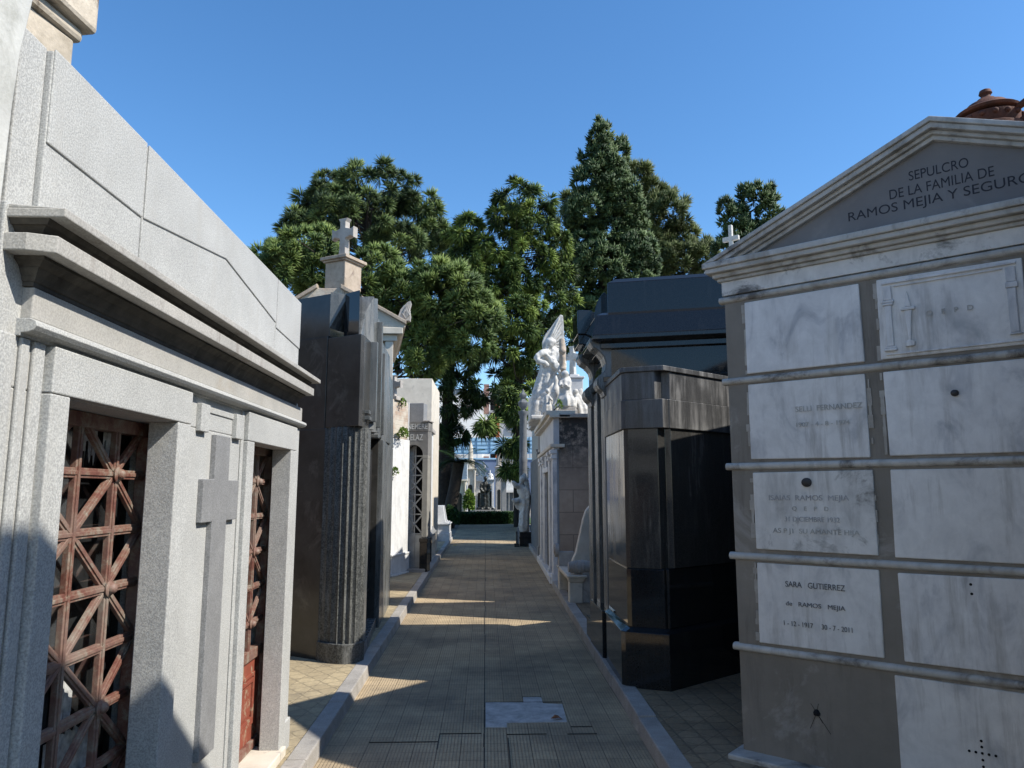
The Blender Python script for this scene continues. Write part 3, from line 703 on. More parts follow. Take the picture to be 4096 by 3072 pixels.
# rusty urn behind the apex
ur = thing('cast_iron_urn', FW(1.44, -.62, 3.5), 'rusty brown cast iron lidded urn on top of the slab tomb pediment', 'urn')
c = FW(1.44, -.62, 0)
m = MB(); m.lathe(c, [(.09, 3.44), (.11, 3.50), (.075, 3.54), (.06, 3.57), (.12, 3.60), (.185, 3.65), (.2, 3.70), (.195, 3.745), (.16, 3.765), (.17, 3.79), (.172, 3.83), (.15, 3.84)], 28); m.build('bowl', M['rust_urn'], ur, smooth=35)
m = MB(); m.lathe(c, [(.13, 3.845), (.168, 3.858), (.175, 3.872), (.165, 3.88), (.12, 3.90), (.105, 3.925), (.06, 3.948), (.048, 3.962), (.03, 3.97), (.024, 3.985), (.036, 4.0), (.03, 4.02), (.008, 4.032)], 28); m.build('lid', M['rust_urn'], ur, smooth=35)
for sg in (-1, 1):
    m = MB(); d = (A_ + NO * .35).normalized() * sg; c0 = Vector(c) + Vector((0, 0, 3.74))
    m.tube([c0 + d * .165, c0 + d * .22 + Vector((0, 0, .03)), c0 + d * .245 + Vector((0, 0, .08)), c0 + d * .215 + Vector((0, 0, .115)), c0 + d * .17 + Vector((0, 0, .1))], [.022, .02, .024, .026, .02], 8); m.build('handle', M['rust_urn'], ur, smooth=60)
m = MB()
for k in range(16):
    t = 2 * math.pi * k / 16; m.ell((c[0] + .172 * math.cos(t), c[1] + .172 * math.sin(t), 3.81), (.017, .017, .017), 8, 6)
m.build('bead_band', M['rust_urn'], ur, smooth=60)
# unseen gabled tomb off to the right, its roofline shaped to shade the granite mausoleum
gt = thing('unseen_gabled_tomb', (3.2, .8, .09), 'unseen grey gabled tomb right of the camera, added to shade the granite mausoleum', 'tomb')
m = MB(); m.extr([(2.0, -1.2, .02), (2.0, 2.42, .02), (2.0, 2.42, 3.69), (2.0, 1.79, 4.22), (2.0, .985, 4.775), (2.0, .86, 4.86), (2.0, .66, 4.86), (2.0, .66, 4.94), (2.0, .35, 4.96), (2.0, -1.2, 3.75)], (2.4, 0, 0)); m.build('wall', M['cement'], gt, .02)
m = MB(); m.box(1.96, 4.5, -1.26, 2.47, 3.45, 3.58); m.box(1.97, 4.5, -1.25, 2.46, .02, .4); m.build('cornice', M['limestone'], gt, .02)

# ================================================================== BLACK GRANITE MAUSOLEUM (right)
bk = thing('black_granite_mausoleum', (1.9, 7.4, .09), 'polished black granite mausoleum with scroll brackets and a chamfered corner pier', 'mausoleum')
a0 = Vector((1.155, 6.146, 0)); b0 = Vector((1.428, 6.027, 0)); dB = Vector((.7875, .6163, 0)); nB = Vector((.6163, -.7875, 0)); dc = (b0 - a0).normalized(); ncv = Vector((dc.y, -dc.x, 0))
def pier(out, notch, sh, L=2.6, cut=.03, dl=0.0):
    """plan of the corner pier: alley face, chamfer, re-entrant notch, long diagonal face"""
    A = a0 + Vector((-out, 0, 0)) + ncv * out; Bq = b0 + dc * dl + ncv * out + nB * out
    pts = [Vector((1.155 - out, 7.09, 0)), A + Vector((0, cut, 0)), A + dc * cut + Vector((0, .0, 0))]
    if notch: pts += [Bq - dc * notch, Bq - dc * notch + dB * sh, Bq + dB * sh]
    else: pts += [Bq]
    pts += [Bq + dB * L, Bq + dB * L + Vector((0, 1.2, 0)), Vector((1.155 - out + .5, 7.6, 0)), Vector((1.155 - out + .2, 7.09, 0))]
    return [(p.x, p.y) for p in pts]
m = MB()
m.prism(pier(0, .05, .09, dl=.03), 1.006, 2.138); m.build('corner_pier', M['black_film'], bk, .004)
m = MB(); m.prism(pier(.014, .01, .07, dl=.03), 2.138, 2.378); m.prism(pier(.008, .07, .09, dl=.03), 2.378, 2.612); m.prism(pier(.02, 0, 0, dl=.03), 2.612, 2.655)
m.build('pier_cap', M['black_dusty'], bk, .005)
m = MB(); m.prism(pier(0, .02, .03, dl=.02), .545, 1.0); m.prism(pier(-.004, .02, .03, dl=.02), 1.0, 1.006); m.build('dado', M['black'], bk, .004)
m = MB(); m.prism(pier(.045, 0, 0), .02, .515); m.taper(pier(.045, 0, 0), pier(.002, 0, 0), .515, .545); m.build('plinth', M['black'], bk, .004)
ew = Vector((.964, -.265, 0)); w0 = Vector((1.16, 7.0, 0)); nw = Vector((-.265, -.964, 0))
def FU(l, o, z): p = w0 + ew * l + nw * o; return (p.x, p.y, z)
YF = 8.25
def bodyplan(e, l1=2.2):
    p = [FU(-e, e, 0)[:2], FU(l1, e, 0)[:2], (FU(l1, e, 0)[0], YF + e), (1.16 - e, YF + e)]
    return p
m = MB(); m.prism(bodyplan(-.02), .03, 3.08); m.build('wall', M['black'], bk)
m = MB()   # alley front: pilasters, door reveal and low wall, seen edge on
for y0, y1, xx in ((7.12, 7.35, 1.15), (7.6, 7.82, 1.15), (7.98, 8.25, 1.14)):
    m = MB(); m.box(xx, 1.45, y0, y1, .03, 2.64); m.build('pilaster', M['black_weather'], bk, .006)
m = MB(); m.box(1.09, 1.4, 7.1, 7.9, .02, .52); m.box(1.1, 1.4, 7.9, 8.27, .02, .3); m.build('base_course', M['black'], bk, .006)
m = MB(); m.box(1.3, 1.36, 7.36, 7.59, .53, 2.6); m.box(1.3, 1.36, 7.83, 7.97, .53, 2.6); m.build('door', M['bronze'], bk, .004)
m = MB()
for e, z0, z1 in ((.03, 2.66, 2.71), (.0, 2.71, 2.98), (.05, 2.98, 3.03), (.12, 3.06, 3.10)): m.prism(bodyplan(e), z0, z1)
m.taper(bodyplan(.05), bodyplan(.12), 3.03, 3.06)
m.taper(bodyplan(.12), bodyplan(.085), 3.10, 3.30); m.taper(bodyplan(.085), bodyplan(.03), 3.30, 3.335)
m.build('entablature', M['black'], bk, .004)
m = MB(); bp = [FU(.02, -.0, 0)[:2], FU(2.2, -.0, 0)[:2], (FU(2.2, 0, 0)[0], 8.1), (1.2, 8.1)]
bp2 = [FU(.09, -.06, 0)[:2], FU(2.2, -.06, 0)[:2], (FU(2.2, 0, 0)[0], 8.0), (1.27, 8.0)]
m.prism(bp, 3.335, 3.64); m.taper(bp, bp2, 3.64, 3.69)
# rounded roof shoulder over the alley front
n_ = 10; m.extr([(1.26 - .18 * math.sin(k * math.pi / 2 / n_), 7.2, 3.335 + .3 * math.cos(k * math.pi / 2 / n_)) for k in range(n_ + 1)] + [(1.26, 7.2, 3.335)], (0, .9, 0))
m.build('attic', M['black'], bk, .006)
m = MB(); m.box(.99, 1.3, 7.85, 8.3, 3.31, 3.58); m.box(1.0, 1.3, 7.86, 8.29, 3.2, 3.31); m.build('roof_block', M['black'], bk, .01)
def console(y0, y1, dx=0.0):
    """S shaped bracket, profile in x and z, swept along the wall"""
    pr = [(1.0, 3.09), (1.0, 3.05), (1.03, 3.0), (1.085, 2.965), (1.13, 2.91), (1.15, 2.84), (1.145, 2.78), (1.115, 2.745), (1.08, 2.72), (1.06, 2.68), (1.062, 2.635), (1.085, 2.6), (1.12, 2.57), (1.135, 2.53), (1.3, 2.53), (1.3, 3.09)]
    m = MB(); m.extr([(x + dx, y0, z) for x, z in pr], (0, y1 - y0, 0)); m.extr([(x + dx + .012, y0 - .012, z) for x, z in pr[:14]] + [(1.29 + dx, y0 - .012, 2.53), (1.29 + dx, y0 - .012, 3.09)], (0, .006, 0))
    return m.build('console', M['black_weather'], bk, .004)
console(7.0, 7.24); console(7.86, 8.12)

# ================================================================== BLACK FLUTED TOMB (left, second)
fl = thing('fluted_black_tomb', (-2.2, 8.6, .09), 'dark art deco tomb with a fluted rounded corner and zigzag black slabs on top', 'tomb')
e2 = Vector((-.851, .525, 0)); c2 = Vector((-1.536, 7.14, 0))
def E2(wd, o=0.0):   # point on the side wall: wd metres to the left of the column, o metres out
    p = c2 + e2 * wd + Vector((-.525, -.851, 0)) * o; return (p.x, p.y)
def bulge(s=1.0, n=40, flutes=0, amp=0.0):
    """rounded corner in plan from the side wall round to the alley front"""
    P0, P1, P2, P3 = Vector(E2(0)), Vector((-1.36, 6.94)), Vector((-1.16, 6.90)), Vector((-1.125, 7.14))
    out = []
    for i in range(n + 1):
        t = i / n; p = P0 * (1 - t) ** 3 + P1 * 3 * t * (1 - t) ** 2 + P2 * 3 * t * t * (1 - t) + P3 * t ** 3
        d = (-P0 * 3 * (1 - t) ** 2 + P1 * 3 * ((1 - t) ** 2 - 2 * t * (1 - t)) + P2 * 3 * (2 * t * (1 - t) - t * t) + P3 * 3 * t * t).normalized()
        nrm = Vector((d.y, -d.x)); off = (s - 1.0)
        if flutes: off -= amp * abs(math.sin(math.pi * flutes * t)) ** .8
        out.append(tuple(p + nrm * off))
    return out
m = MB(); m.prism([E2(1.9), E2(.0)] + [(-1.45, 7.2), (-1.2, 7.3), (-1.24, 7.9), (-1.45, 7.9), (-1.45, 8.75), (-1.26, 8.75), (-1.315, 10.55), (-3.2, 10.55)], .02, 2.22)
m.prism([E2(1.9), E2(.012), (-1.3, 7.5), (-1.6, 10.5), (-3.2, 10.5)], 2.22, 3.12); m.prism([E2(1.9, -.01), E2(.0, -.01), (-1.55, 7.6), (-1.7, 10.4), (-3.2, 10.4)], 3.12, 3.55)
m.build('side_wall', M['olive_black'], fl, .004)
m = MB(); m.prism(bulge(1.0, 112, 8, .026) + [(-1.2, 7.4), (-1.5, 7.5)], .26, 2.225); m.build('fluted_column', M['black_dull'], fl)
m = MB(); m.prism(bulge(1.015, 24) + [(-1.2, 7.4), (-1.5, 7.5)], .02, .262); m.build('column_base', M['black_dull'], fl, .006)
m = MB(); m.prism([(-1.124, 7.141), (-1.175, 7.62), (-1.3, 7.62), (-1.3, 7.2)], .2, 2.222); m.prism([(-1.12, 7.141), (-1.24, 8.76), (-1.36, 8.76), (-1.36, 7.2)], .02, .198); m.prism([(-1.205, 8.762), (-1.312, 10.56), (-1.5, 10.56), (-1.4, 8.762)], .02, 2.222)
m.build('front_wall', M['black_weather'], fl, .004)
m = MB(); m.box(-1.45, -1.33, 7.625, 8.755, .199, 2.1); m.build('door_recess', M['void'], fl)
m = MB()
for k in range(5): m.box(-1.34, -1.325, 7.7 + k * .21, 7.73 + k * .21, .2, 2.1)
for z in (.5, 1.05, 1.6, 2.05): m.box(-1.342, -1.327, 7.64, 8.74, z, z + .03)
m.build('door_grille', M['iron'], fl)
# hanging corner mass over the column and the folded slabs above it
m = MB(); cr = [E2(.0, .004), E2(-.415, .004)]
m.prism([E2(.0, .003), E2(-.415, .003), (-1.165, 7.0), (-1.15, 7.3), (-1.3, 7.5)], 2.226, 3.10)
m.build('corner_block', M['olive_black'], fl, .004)
m = MB()
zig = [(7.1, -1.19), (7.3, -1.175), (7.36, -1.11), (7.55, -1.2), (7.75, -1.13), (7.95, -1.22), (8.5, -1.19), (8.85, -1.25), (9.5, -1.22), (10.0, -1.3), (10.5, -1.3)]
top = [3.12, 3.42, 3.58, 3.62, 3.66, 3.6, 3.56, 3.46, 3.36, 3.22, 3.18]
for (y0, x0), (y1, x1), t0, t1 in zip(zig, zig[1:], top, top[1:]):
    vs_ = [(x0, y0, 2.226), (x1, y1, 2.226), (x1 - .16, y1, 2.226), (x0 - .1, y0, 2.226), (x0 - .03, y0, t0), (x1 - .03, y1, t1), (x1 - .16, y1, t1), (x0 - .1, y0, t0)]
    m.add(vs_, [(0, 1, 2, 3), (7, 6, 5, 4), (0, 4, 5, 1), (1, 5, 6, 2), (2, 6, 7, 3), (3, 7, 4, 0)])
for (y0, y1, z0, z1, x) in ((7.3, 7.36, 2.3, 3.1, -1.085), (7.72, 7.78, 2.28, 3.4, -1.1), (8.46, 8.53, 2.26, 3.2, -1.165)): m.box(x - .1, x, y0, y1, z0, z1)
for k, (y, z) in enumerate(((7.1, 2.36), (7.78, 2.38), (7.95, 2.25))): m.box(-1.3, -1.12 - .02 * k, y, y + .12, z, z + .035); m.box(-1.3, -1.11 - .02 * k, y, y + .12, z - .06, z - .025)
m.build('zigzag_slab', M['black_weather'], fl, .004)
m = MB()   # pinnacle behind the corner block, with a folded lit side
m.taper([E2(-.10, -.1), E2(-.33, -.06), (-1.24, 7.3), (-1.42, 7.4)], [E2(-.10, -.1), E2(-.325, -.06), (-1.25, 7.3), (-1.42, 7.4)], 3.10, 3.555)
m.build('pinnacle', M['black'], fl, .004)
m = MB(); m.add([E2(-.005, 0) + (3.56,), E2(-.13, -.12) + (3.545,), E2(-.005, 0) + (3.2,), E2(.02, -.25) + (3.56,), E2(.02, -.25) + (3.2,)], [(0, 1, 2), (0, 3, 1), (1, 3, 4, 2), (0, 2, 4, 3)])
m.build('fold', M['black_weather'], fl)

# ================================================================== tan gabled tomb behind it with pedestal, cross and antefix
gb = thing('gabled_stone_tomb', (-2.3, 11.9, .09), 'brownish gabled tomb with a pedestal and antefix rising behind the black fluted tomb', 'tomb')
m = MB(); m.prism([(-3.2, 11.05), (-1.44, 11.05), (-1.85, 13.3), (-3.2, 13.3)], .02, 3.86); m.build('wall', M['tan'], gb, .01)
m = MB(); m.prism([(-1.52, 11.0), (-1.40, 11.0), (-1.432, 11.2), (-1.55, 11.2)], .02, 3.86); m.build('pilaster', M['limestone'], gb, .006)
m = MB(); m.prism([(-3.3, 10.98), (-1.34, 10.98), (-1.75, 13.4), (-3.3, 13.4)], 3.862, 3.96); m.prism([(-3.36, 10.92), (-1.25, 10.92), (-1.68, 13.46), (-3.36, 13.46)], 3.96, 4.06); m.build('cornice', M['limestone'], gb, .01)
m = MB(); m.extr([(-3.40, 10.95, 4.062), (-1.22, 10.95, 4.062), (-1.22, 10.95, 4.12), (-2.2, 10.95, 4.66), (-2.55, 10.95, 4.66), (-3.4, 10.95, 4.12)], (-.42, 2.5, 0)); m.build('gable', M['brick_tan'], gb, .008)
m = MB(); m.extr([(-1.2, 10.9, 4.10), (-2.2, 10.9, 4.655), (-2.2, 10.9, 4.72), (-1.2, 10.9, 4.16)], (-.42, 2.6, 0)); m.extr([(-3.42, 10.9, 4.10), (-2.55, 10.9, 4.655), (-2.55, 10.9, 4.72), (-3.42, 10.9, 4.16)], (0, 2.6, 0)); m.build('roof_edge', M['tan'], gb, .008)
def rotz(c, a): 
    ca, sa = math.cos(a), math.sin(a)
    return lambda x, y, z: (c[0] + x * ca - y * sa, c[1] + x * sa + y * ca, z)
fr = rotz((-2.22, 11.2), R(-28))
m = MB(fr); m.box(-.19, .19, -.2, .2, 4.45, 5.1); m.build('pedestal', M['tan'], gb, .01)
m = MB(fr); m.box(-.22, .22, -.23, .23, 5.101, 5.13); m.box(-.25, .25, -.26, .26, 5.13, 5.18); m.box(-.2, .2, -.21, .21, 5.18, 5.205); m.build('pedestal_cap', M['tan'], gb, .008)
def flared_cross(fr, z0, H, half, w_, t, arm_z, mat, name, parent=None):
    m = MB(fr); f = .04 * H
    a = [(-w_ * .62, z0), (w_ * .62, z0), (w_ * .5, arm_z - w_ * .8), (half * .75, arm_z - w_ * .5), (half, arm_z - w_ * .85), (half, arm_z + w_ * .85), (half * .75, arm_z + w_ * .5), (w_ * .5, arm_z + w_ * .8), (w_ * .5, z0 + H - f * 2), (w_ * .85, z0 + H), (-w_ * .85, z0 + H), (-w_ * .5, z0 + H - f * 2), (-w_ * .5, arm_z + w_ * .8), (-half * .75, arm_z + w_ * .5), (-half, arm_z + w_ * .85), (-half, arm_z - w_ * .85), (-half * .75, arm_z - w_ * .5), (-w_ * .5, arm_z - w_ * .8)]
    m.extr([(x, -t / 2, z) for x, z in a], (0, t, 0)); return m.build(name, mat, parent, .008)
flared_cross(fr, 5.2, .64, .21, .105, .11, 5.60, M['worn_stone'], 'cross', gb)
m = MB()   # palmette antefix on the corner
m.extr([(-1.36, 11.0, 4.18), (-1.16, 11.0, 4.18), (-1.15, 11.0, 4.26), (-1.17, 11.0, 4.36), (-1.145, 11.0, 4.46), (-1.155, 11.0, 4.49), (-1.2, 11.0, 4.47), (-1.3, 11.0, 4.36)], (0, .12, 0))
for k in range(6):
    t = R(30 + k * 22); m.tube([(-1.22, 10.995, 4.21), (-1.22 + .06 * math.cos(t), 10.985, 4.22 + .1 * math.sin(t)), (-1.215 + .07 * math.cos(t * .8), 10.99, 4.23 + .2 * math.sin(t))], [.008, .014, .006], 6)
m.build('antefix', M['worn_stone'], gb, .004)

# ================================================================== arched tomb with white marble pilasters (left, third)
ar = thing('arched_marble_tomb', (-2.4, 17, .09), 'white marble and dark stone tomb with a tall arched door of crossed grey bars', 'tomb')
m = MB(); m.prism([(-1.74, 13.98), (-1.50, 14.66), (-1.56, 15.0), (-2.6, 15.0), (-2.4, 13.98)], .44, 2.62); m.build('pilaster', M['marble_white'], ar, .008)
m = MB(); m.prism([(-1.72, 13.94), (-1.465, 14.69), (-1.56, 15.0), (-2.6, 15.0), (-2.4, 13.94)], .12, .44); m.prism([(-1.70, 13.92), (-1.45, 14.7), (-1.56, 15.0), (-2.6, 15.0), (-2.4, 13.92)], .44, .475); m.prism([(-1.66, 13.9), (-1.40, 14.78), (-1.56, 15.05), (-2.6, 15.0), (-2.4, 13.9)], .02, .118); m.build('pilaster_base', M['marble_white'], ar, .008)
m = MB(); m.prism([(-1.77, 13.98), (-1.53, 14.62), (-1.6, 15.0), (-2.6, 15.0), (-2.4, 13.98)], 2.621, 3.36); m.build('broken_brickwork', M['brick_tan'], ar, .02)
m = MB(); m.box(-1.55, -1.515, 14.6, 14.66, 2.622, 3.36); m.build('edge_slab', M['marble_white'], ar, .004)
# dark arched front, turned towards the crossing
F0 = Vector((-1.63, 14.70, 0)); fx = Vector((.985, -.174, 0)).normalized(); fn = Vector((-.174, -.985, 0)).normalized()
def FF(a, o, z): p = F0 + fx * a + fn * o; return (p.x, p.y, z)
ac, rw, zs0 = .21, .19, 2.34
out = [(-.1, .02), (ac - rw, .02), (ac - rw, zs0)] + [(ac - rw * math.cos(math.pi * k / 16), zs0 + rw * math.sin(math.pi * k / 16)) for k in range(1, 16)] + [(ac + rw, zs0), (ac + rw, .02), (.505, .02), (.505, 2.80), (-.1, 2.80)]
m = MB(FF); m.extr([(a, 0, z) for a, z in out], (0, -.30, 0)); m.box(-.1, .512, -.32, .012, 2.8, 2.985); m.build('front_wall', stone('dark_grey_stone', (.13, .125, .115), (.22, .21, .195), 4, stain=(.09, .085, .08), bump=.2), ar, .005)
m = MB(FF); m.box(ac + rw + .002, .507, -.2, .014, .75, 2.26); m.box(ac + rw + .001, .510, -.2, .016, 2.26, 2.32); m.build('door_jamb', stone('brown_grey_stone', (.2, .19, .165), (.28, .265, .23), 4, bump=.2), ar, .005)
m = MB(FF); m.box(ac + rw - .02, .53, -.2, .05, .1, .66); m.box(ac + rw - .03, .54, -.2, .06, .66, .73); m.build('jamb_base', M['black'], ar, .006)
m = MB(FF); m.box(-.1, .5, -.3, .08, .02, .16); m.build('doorstep', M['granite_dark'], ar, .006)
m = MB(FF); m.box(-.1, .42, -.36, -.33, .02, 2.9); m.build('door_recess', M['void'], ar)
m = MB(); m.box(-3.2, -1.8, 15.1, 17.6, .02, 3.06); m.build('side_wall', M['tan'], ar)
m = MB(FF); og = -.19; xs = (.035, .21, .385)
for a in xs: m.beam((a, og, .14), (a, og, zs0 + (.17 if a == .21 else .0)), .022, .022, (0, 1, 0))
m2 = [.80, 1.18, 1.56, 1.94, 2.32]
for k, z in enumerate(m2):
    m.box(.025, .395, og - .008, og + .012, z - .012, z + .012)
    if z < 2.2:
        m.beam((.045, og, z), (.375, og, z + .38), .026, .016, (0, 1, 0)); m.beam((.045, og, z + .38), (.375, og, z), .026, .019, (0, 1, 0)); m.ell((.21, og + .02, z + .19), (.03, .02, .03), 8, 6)
m.box(.025, .395, og - .012, og + .006, .14, .78)
m.build('door_grille', M['steel'], ar)
m = MB(FF); m.box(-.05, .40, -.3, -.02, 2.986, 3.36); m.build('attic_slab', M['granite_dark'], ar, .006)
m = MB(FF); m.box(.40, .54, -.3, .04, 2.986, 3.01); m.build('ledge', M['worn_stone'], ar, .004)
text('inscription', 'BENEMERE', M['letter_raised'], ar, FF(0, .013, 0), tuple(fx), tuple(fn), -.03, .49, 2.84, 2.945, .004, .01)
text('inscription', 'ELAZ', M['letter_raised'], ar, FF(0, .001, 0), tuple(fx), tuple(fn), .145, .40, 2.62, 2.74, .004, .01)
m = MB(); m.prism([(-1.26, 15.0), (-1.24, 17.55), (-2.0, 17.55), (-2.0, 15.0)], .02, 2.95); m.build('far_pilaster', M['marble_white'], ar, .008)
m = MB(); m.prism([(-1.29, 17.6), (-1.27, 20.1), (-2.4, 20.1), (-2.4, 17.6)], .02, 4.3); m.build('tower_slab', M['limestone'], ar, .01)
m = MB(); m.box(-2.3, -1.19, 14.95, 17.59, 2.951, 3.04); m.build('capital', M['worn_stone'], ar, .012)
cx = thing('stone_cross', (-1.78, 14.2, 3.36), 'small dark stone cross standing on the crumbling brick pilaster', 'cross')
fr = rotz((-1.78, 14.2), R(-20)); flared_cross(fr, 3.42, .42, .17, .09, .1, 3.66, M['worn_stone'], 'cross', cx)
m = MB(fr); m.box(-.13, .13, -.13, .13, 3.35, 3.425); m.build('base', M['worn_stone'], cx, .008)

# dark chest with a balustrade front and the stepped grey monument
ch = thing('black_stone_chest', (-1.38, 17.6, .09), 'low black stone chest with open slatted front beside the arched door', 'chest')
m = MB(); m.prism([(-1.43, 16.6), (-1.17, 16.75), (-1.2, 18.6), (-1.43, 18.6)], .62, .69); m.taper([(-1.43, 16.6), (-1.19, 16.78), (-1.22, 18.5), (-1.43, 18.5)], [(-1.43, 16.7), (-1.27, 16.9), (-1.28, 18.4), (-1.43, 18.4)], .69, .80); m.build('lid', M['granite_dark'], ch, .01)
m = MB(); m.box(-1.43, -1.34, 16.7, 18.5, .03, .62); m.prism([(-1.43, 16.64), (-1.19, 16.78), (-1.19, 16.86), (-1.43, 16.86)], .03, .62); m.build('body', M['black'], ch, .006)
m = MB()
m.box(-1.30, -1.2, 16.8, 18.5, .46, .618); m.box(-1.30, -1.2, 16.8, 18.5, .02, .12)
for k in range(5): m.box(-1.28, -1.21, 16.88 + k * .36, 16.98 + k * .36, .12, .46)
m.build('balustrade', M['limestone'], ch, .006)
sm = thing('stepped_monument', (-1.4, 23.9, .09), 'grey stepped stone pedestal at the left edge of the far alley', 'monument')
m = MB()
for x1, z0, z1, y0 in ((-1.12, .02, .34, 23.55), (-1.14, .34, .60, 23.58), (-1.1, .60, .635, 23.52), (-1.16, .635, .67, 23.6), (-1.24, .67, .70, 23.7)): m.box(-1.95, x1, y0, 24.9, z0, z1)
m.taper([(-1.95, 23.72), (-1.26, 23.72), (-1.26, 24.8), (-1.95, 24.8)], [(-1.95, 23.8), (-1.34, 23.8), (-1.34, 24.7), (-1.95, 24.7)], .70, 1.18)
m.box(-2.0, -1.5, 23.45, 23.7, .02, 1.32)
m.build('pedestal', M['grey_marble'], sm, .012)

# ================================================================== marble tomb with pilasters (right, third) and the bench
mt = thing('pilastered_marble_tomb', (2.1, 15.2, .09), 'pale marble tomb with slim pilasters and a stained block side wall behind the stone bench', 'tomb')
m = MB(); m.prism([(1.30, 13.22), (3.0, 13.22), (3.0, 17.3), (1.36, 17.3)], .02, 2.93); m.build('side_wall', M['stained_block'], mt, .006)
def xf(y): return 1.205 + (y - 13.2) * .016
m = MB(); m.prism([(xf(13.2), 13.2), (1.31, 13.2), (1.34, 17.32), (xf(17.3), 17.32)], 2.36, 2.93)
m.prism([(xf(13.2) + .05, 13.25), (1.31, 13.25), (1.34, 17.3), (xf(17.3) + .05, 17.3)], .02, 2.36); m.build('front_wall', M['grey_marble'], mt, .004)
for y0, y1 in ((13.2, 13.42), (14.05, 14.3), (15.85, 16.1), (16.9, 17.15)):
    m = MB(); x = xf(y0); m.box(x - .02, x + .06, y0, y1, .2, 2.2); m.box(x - .045, x + .06, y0 - .03, y1 + .03, .02, .2); m.box(x - .05, x + .06, y0 - .03, y1 + .03, 2.2, 2.24); m.box(x - .035, x + .06, y0 - .015, y1 + .015, 2.24, 2.29); m.box(x - .06, x + .06, y0 - .04, y1 + .04, 2.29, 2.36); m.build('pilaster', M['marble'], mt, .006)
m = MB()
for y0, y1 in ((14.45, 14.6), (15.55, 15.7)): m.box(xf(15) - .01, xf(15) + .08, y0, y1, .1, 2.0)
m.box(xf(15) - .04, xf(15) + .08, 14.4, 15.75, 2.0, 2.1); m.box(xf(15) - .03, xf(15) + .08, 14.95, 15.2, 2.1, 2.32); m.build('door_frame', M['marble'], mt, .005)
m = MB(); m.box(xf(15) + .045, xf(15) + .06, 14.6, 15.55, .1, 2.0); m.build('door', M['bronze'], mt)
m = MB(); m.prism([(xf(13.2) - .06, 13.14), (1.4, 13.14), (1.42, 17.4), (xf(17.3) - .06, 17.4)], 2.40, 2.46); m.prism([(xf(13.2) - .07, 13.1), (1.5, 13.1), (1.5, 17.45), (xf(17.3) - .07, 17.45)], 2.93, 2.98); m.prism([(xf(13.2) - .13, 13.18), (1.6, 13.18), (1.6, 17.5), (xf(17.3) - .13, 17.5)], 2.98, 3.06)
for k in range(24): m.box(xf(15) - .1, xf(15) + .05, 13.25 + k * .17, 13.33 + k * .17, 2.90, 2.935)
m.build('cornice', M['limestone'], mt, .006)
m = MB(); m.box(1.3, 3.05, 13.1, 17.35, 2.931, 3.0); m.build('roof', M['worn_stone'], mt, .01)
m = MB(); m.prism([(1.06 + .07, 13.3), (1.3, 13.3), (1.3, 17.6), (1.2, 17.6)], .02, .14); m.build('doorstep', M['marble'], mt, .008)

bn = thing('scroll_bench', (1.35, 11.3, .09), 'pale stone garden bench with scrolled arms and tall curling back beside the black mausoleum', 'bench')
m = MB(); m.box(1.175, 1.36, 10.58, 10.78, .02, .36); m.taper([(1.175, 10.58), (1.36, 10.58), (1.36, 10.78), (1.175, 10.78)], [(1.15, 10.55), (1.4, 10.55), (1.4, 10.8), (1.15, 10.8)], .36, .43); m.box(1.14, 1.42, 10.54, 10.81, .43, .465); m.build('leg', M['limestone'], bn, .012)
m = MB(); m.box(1.16, 1.33, 11.9, 12.1, .02, .4); m.taper([(1.16, 11.9), (1.33, 11.9), (1.33, 12.1), (1.16, 12.1)], [(1.13, 11.87), (1.38, 11.87), (1.38, 12.13), (1.13, 12.13)], .4, .46); m.build('leg', M['limestone'], bn, .012)
m = MB(); m.box(1.36, 1.62, 10.6, 10.76, .02, .5); m.box(1.4, 1.6, 10.76, 12.0, .02, .4); m.build('base', M['worn_stone'], bn, .01)
m = MB(); m.box(1.15, 1.6, 10.8, 11.9, .4, .46); m.build('seat', M['limestone'], bn, .012)
m = MB()
for k in range(7): m.tube([(1.20 + k * .048, 10.68, .565), (1.246 + k * .048, 10.68, .565)], .102 - .006 * abs(k - 3), 18)
m.tube([(1.53, 10.68, .565), (1.60, 10.68, .565)], .1, 18); m.tube([(1.17, 10.68, .565), (1.2, 10.68, .565)], .07, 16); m.build('armrest', M['worn_stone'], bn, .004, smooth=35)
m = MB()
m.tube([(1.1, 11.98, .70), (1.16, 11.98, .70)], .105, 16)
m.box(1.16, 1.4, 11.9, 12.06, .46, .68)
m.tube([(1.085, 11.98, .70), (1.1, 11.98, .70)], .05, 12)
m.build('armrest', M['worn_stone'], bn, .004, smooth=35)
m = MB()
prof = [(1.24, .62), (1.30, .75), (1.36, 1.0), (1.41, 1.22), (1.455, 1.35), (1.51, 1.415), (1.58, 1.42), (1.63, 1.38), (1.645, 1.32), (1.62, 1.27), (1.60, 1.1), (1.56, .85), (1.49, .62)]
m.extr([(x, 10.82, z) for x, z in prof], (0, .16, 0))
for r_, d in ((.085, .012), (.05, .022), (.022, .03)): m.tube([(1.56, 10.82 - d, 1.325), (1.56, 10.83, 1.325)], r_, 16)
m.build('back', M['limestone'], bn, .012)

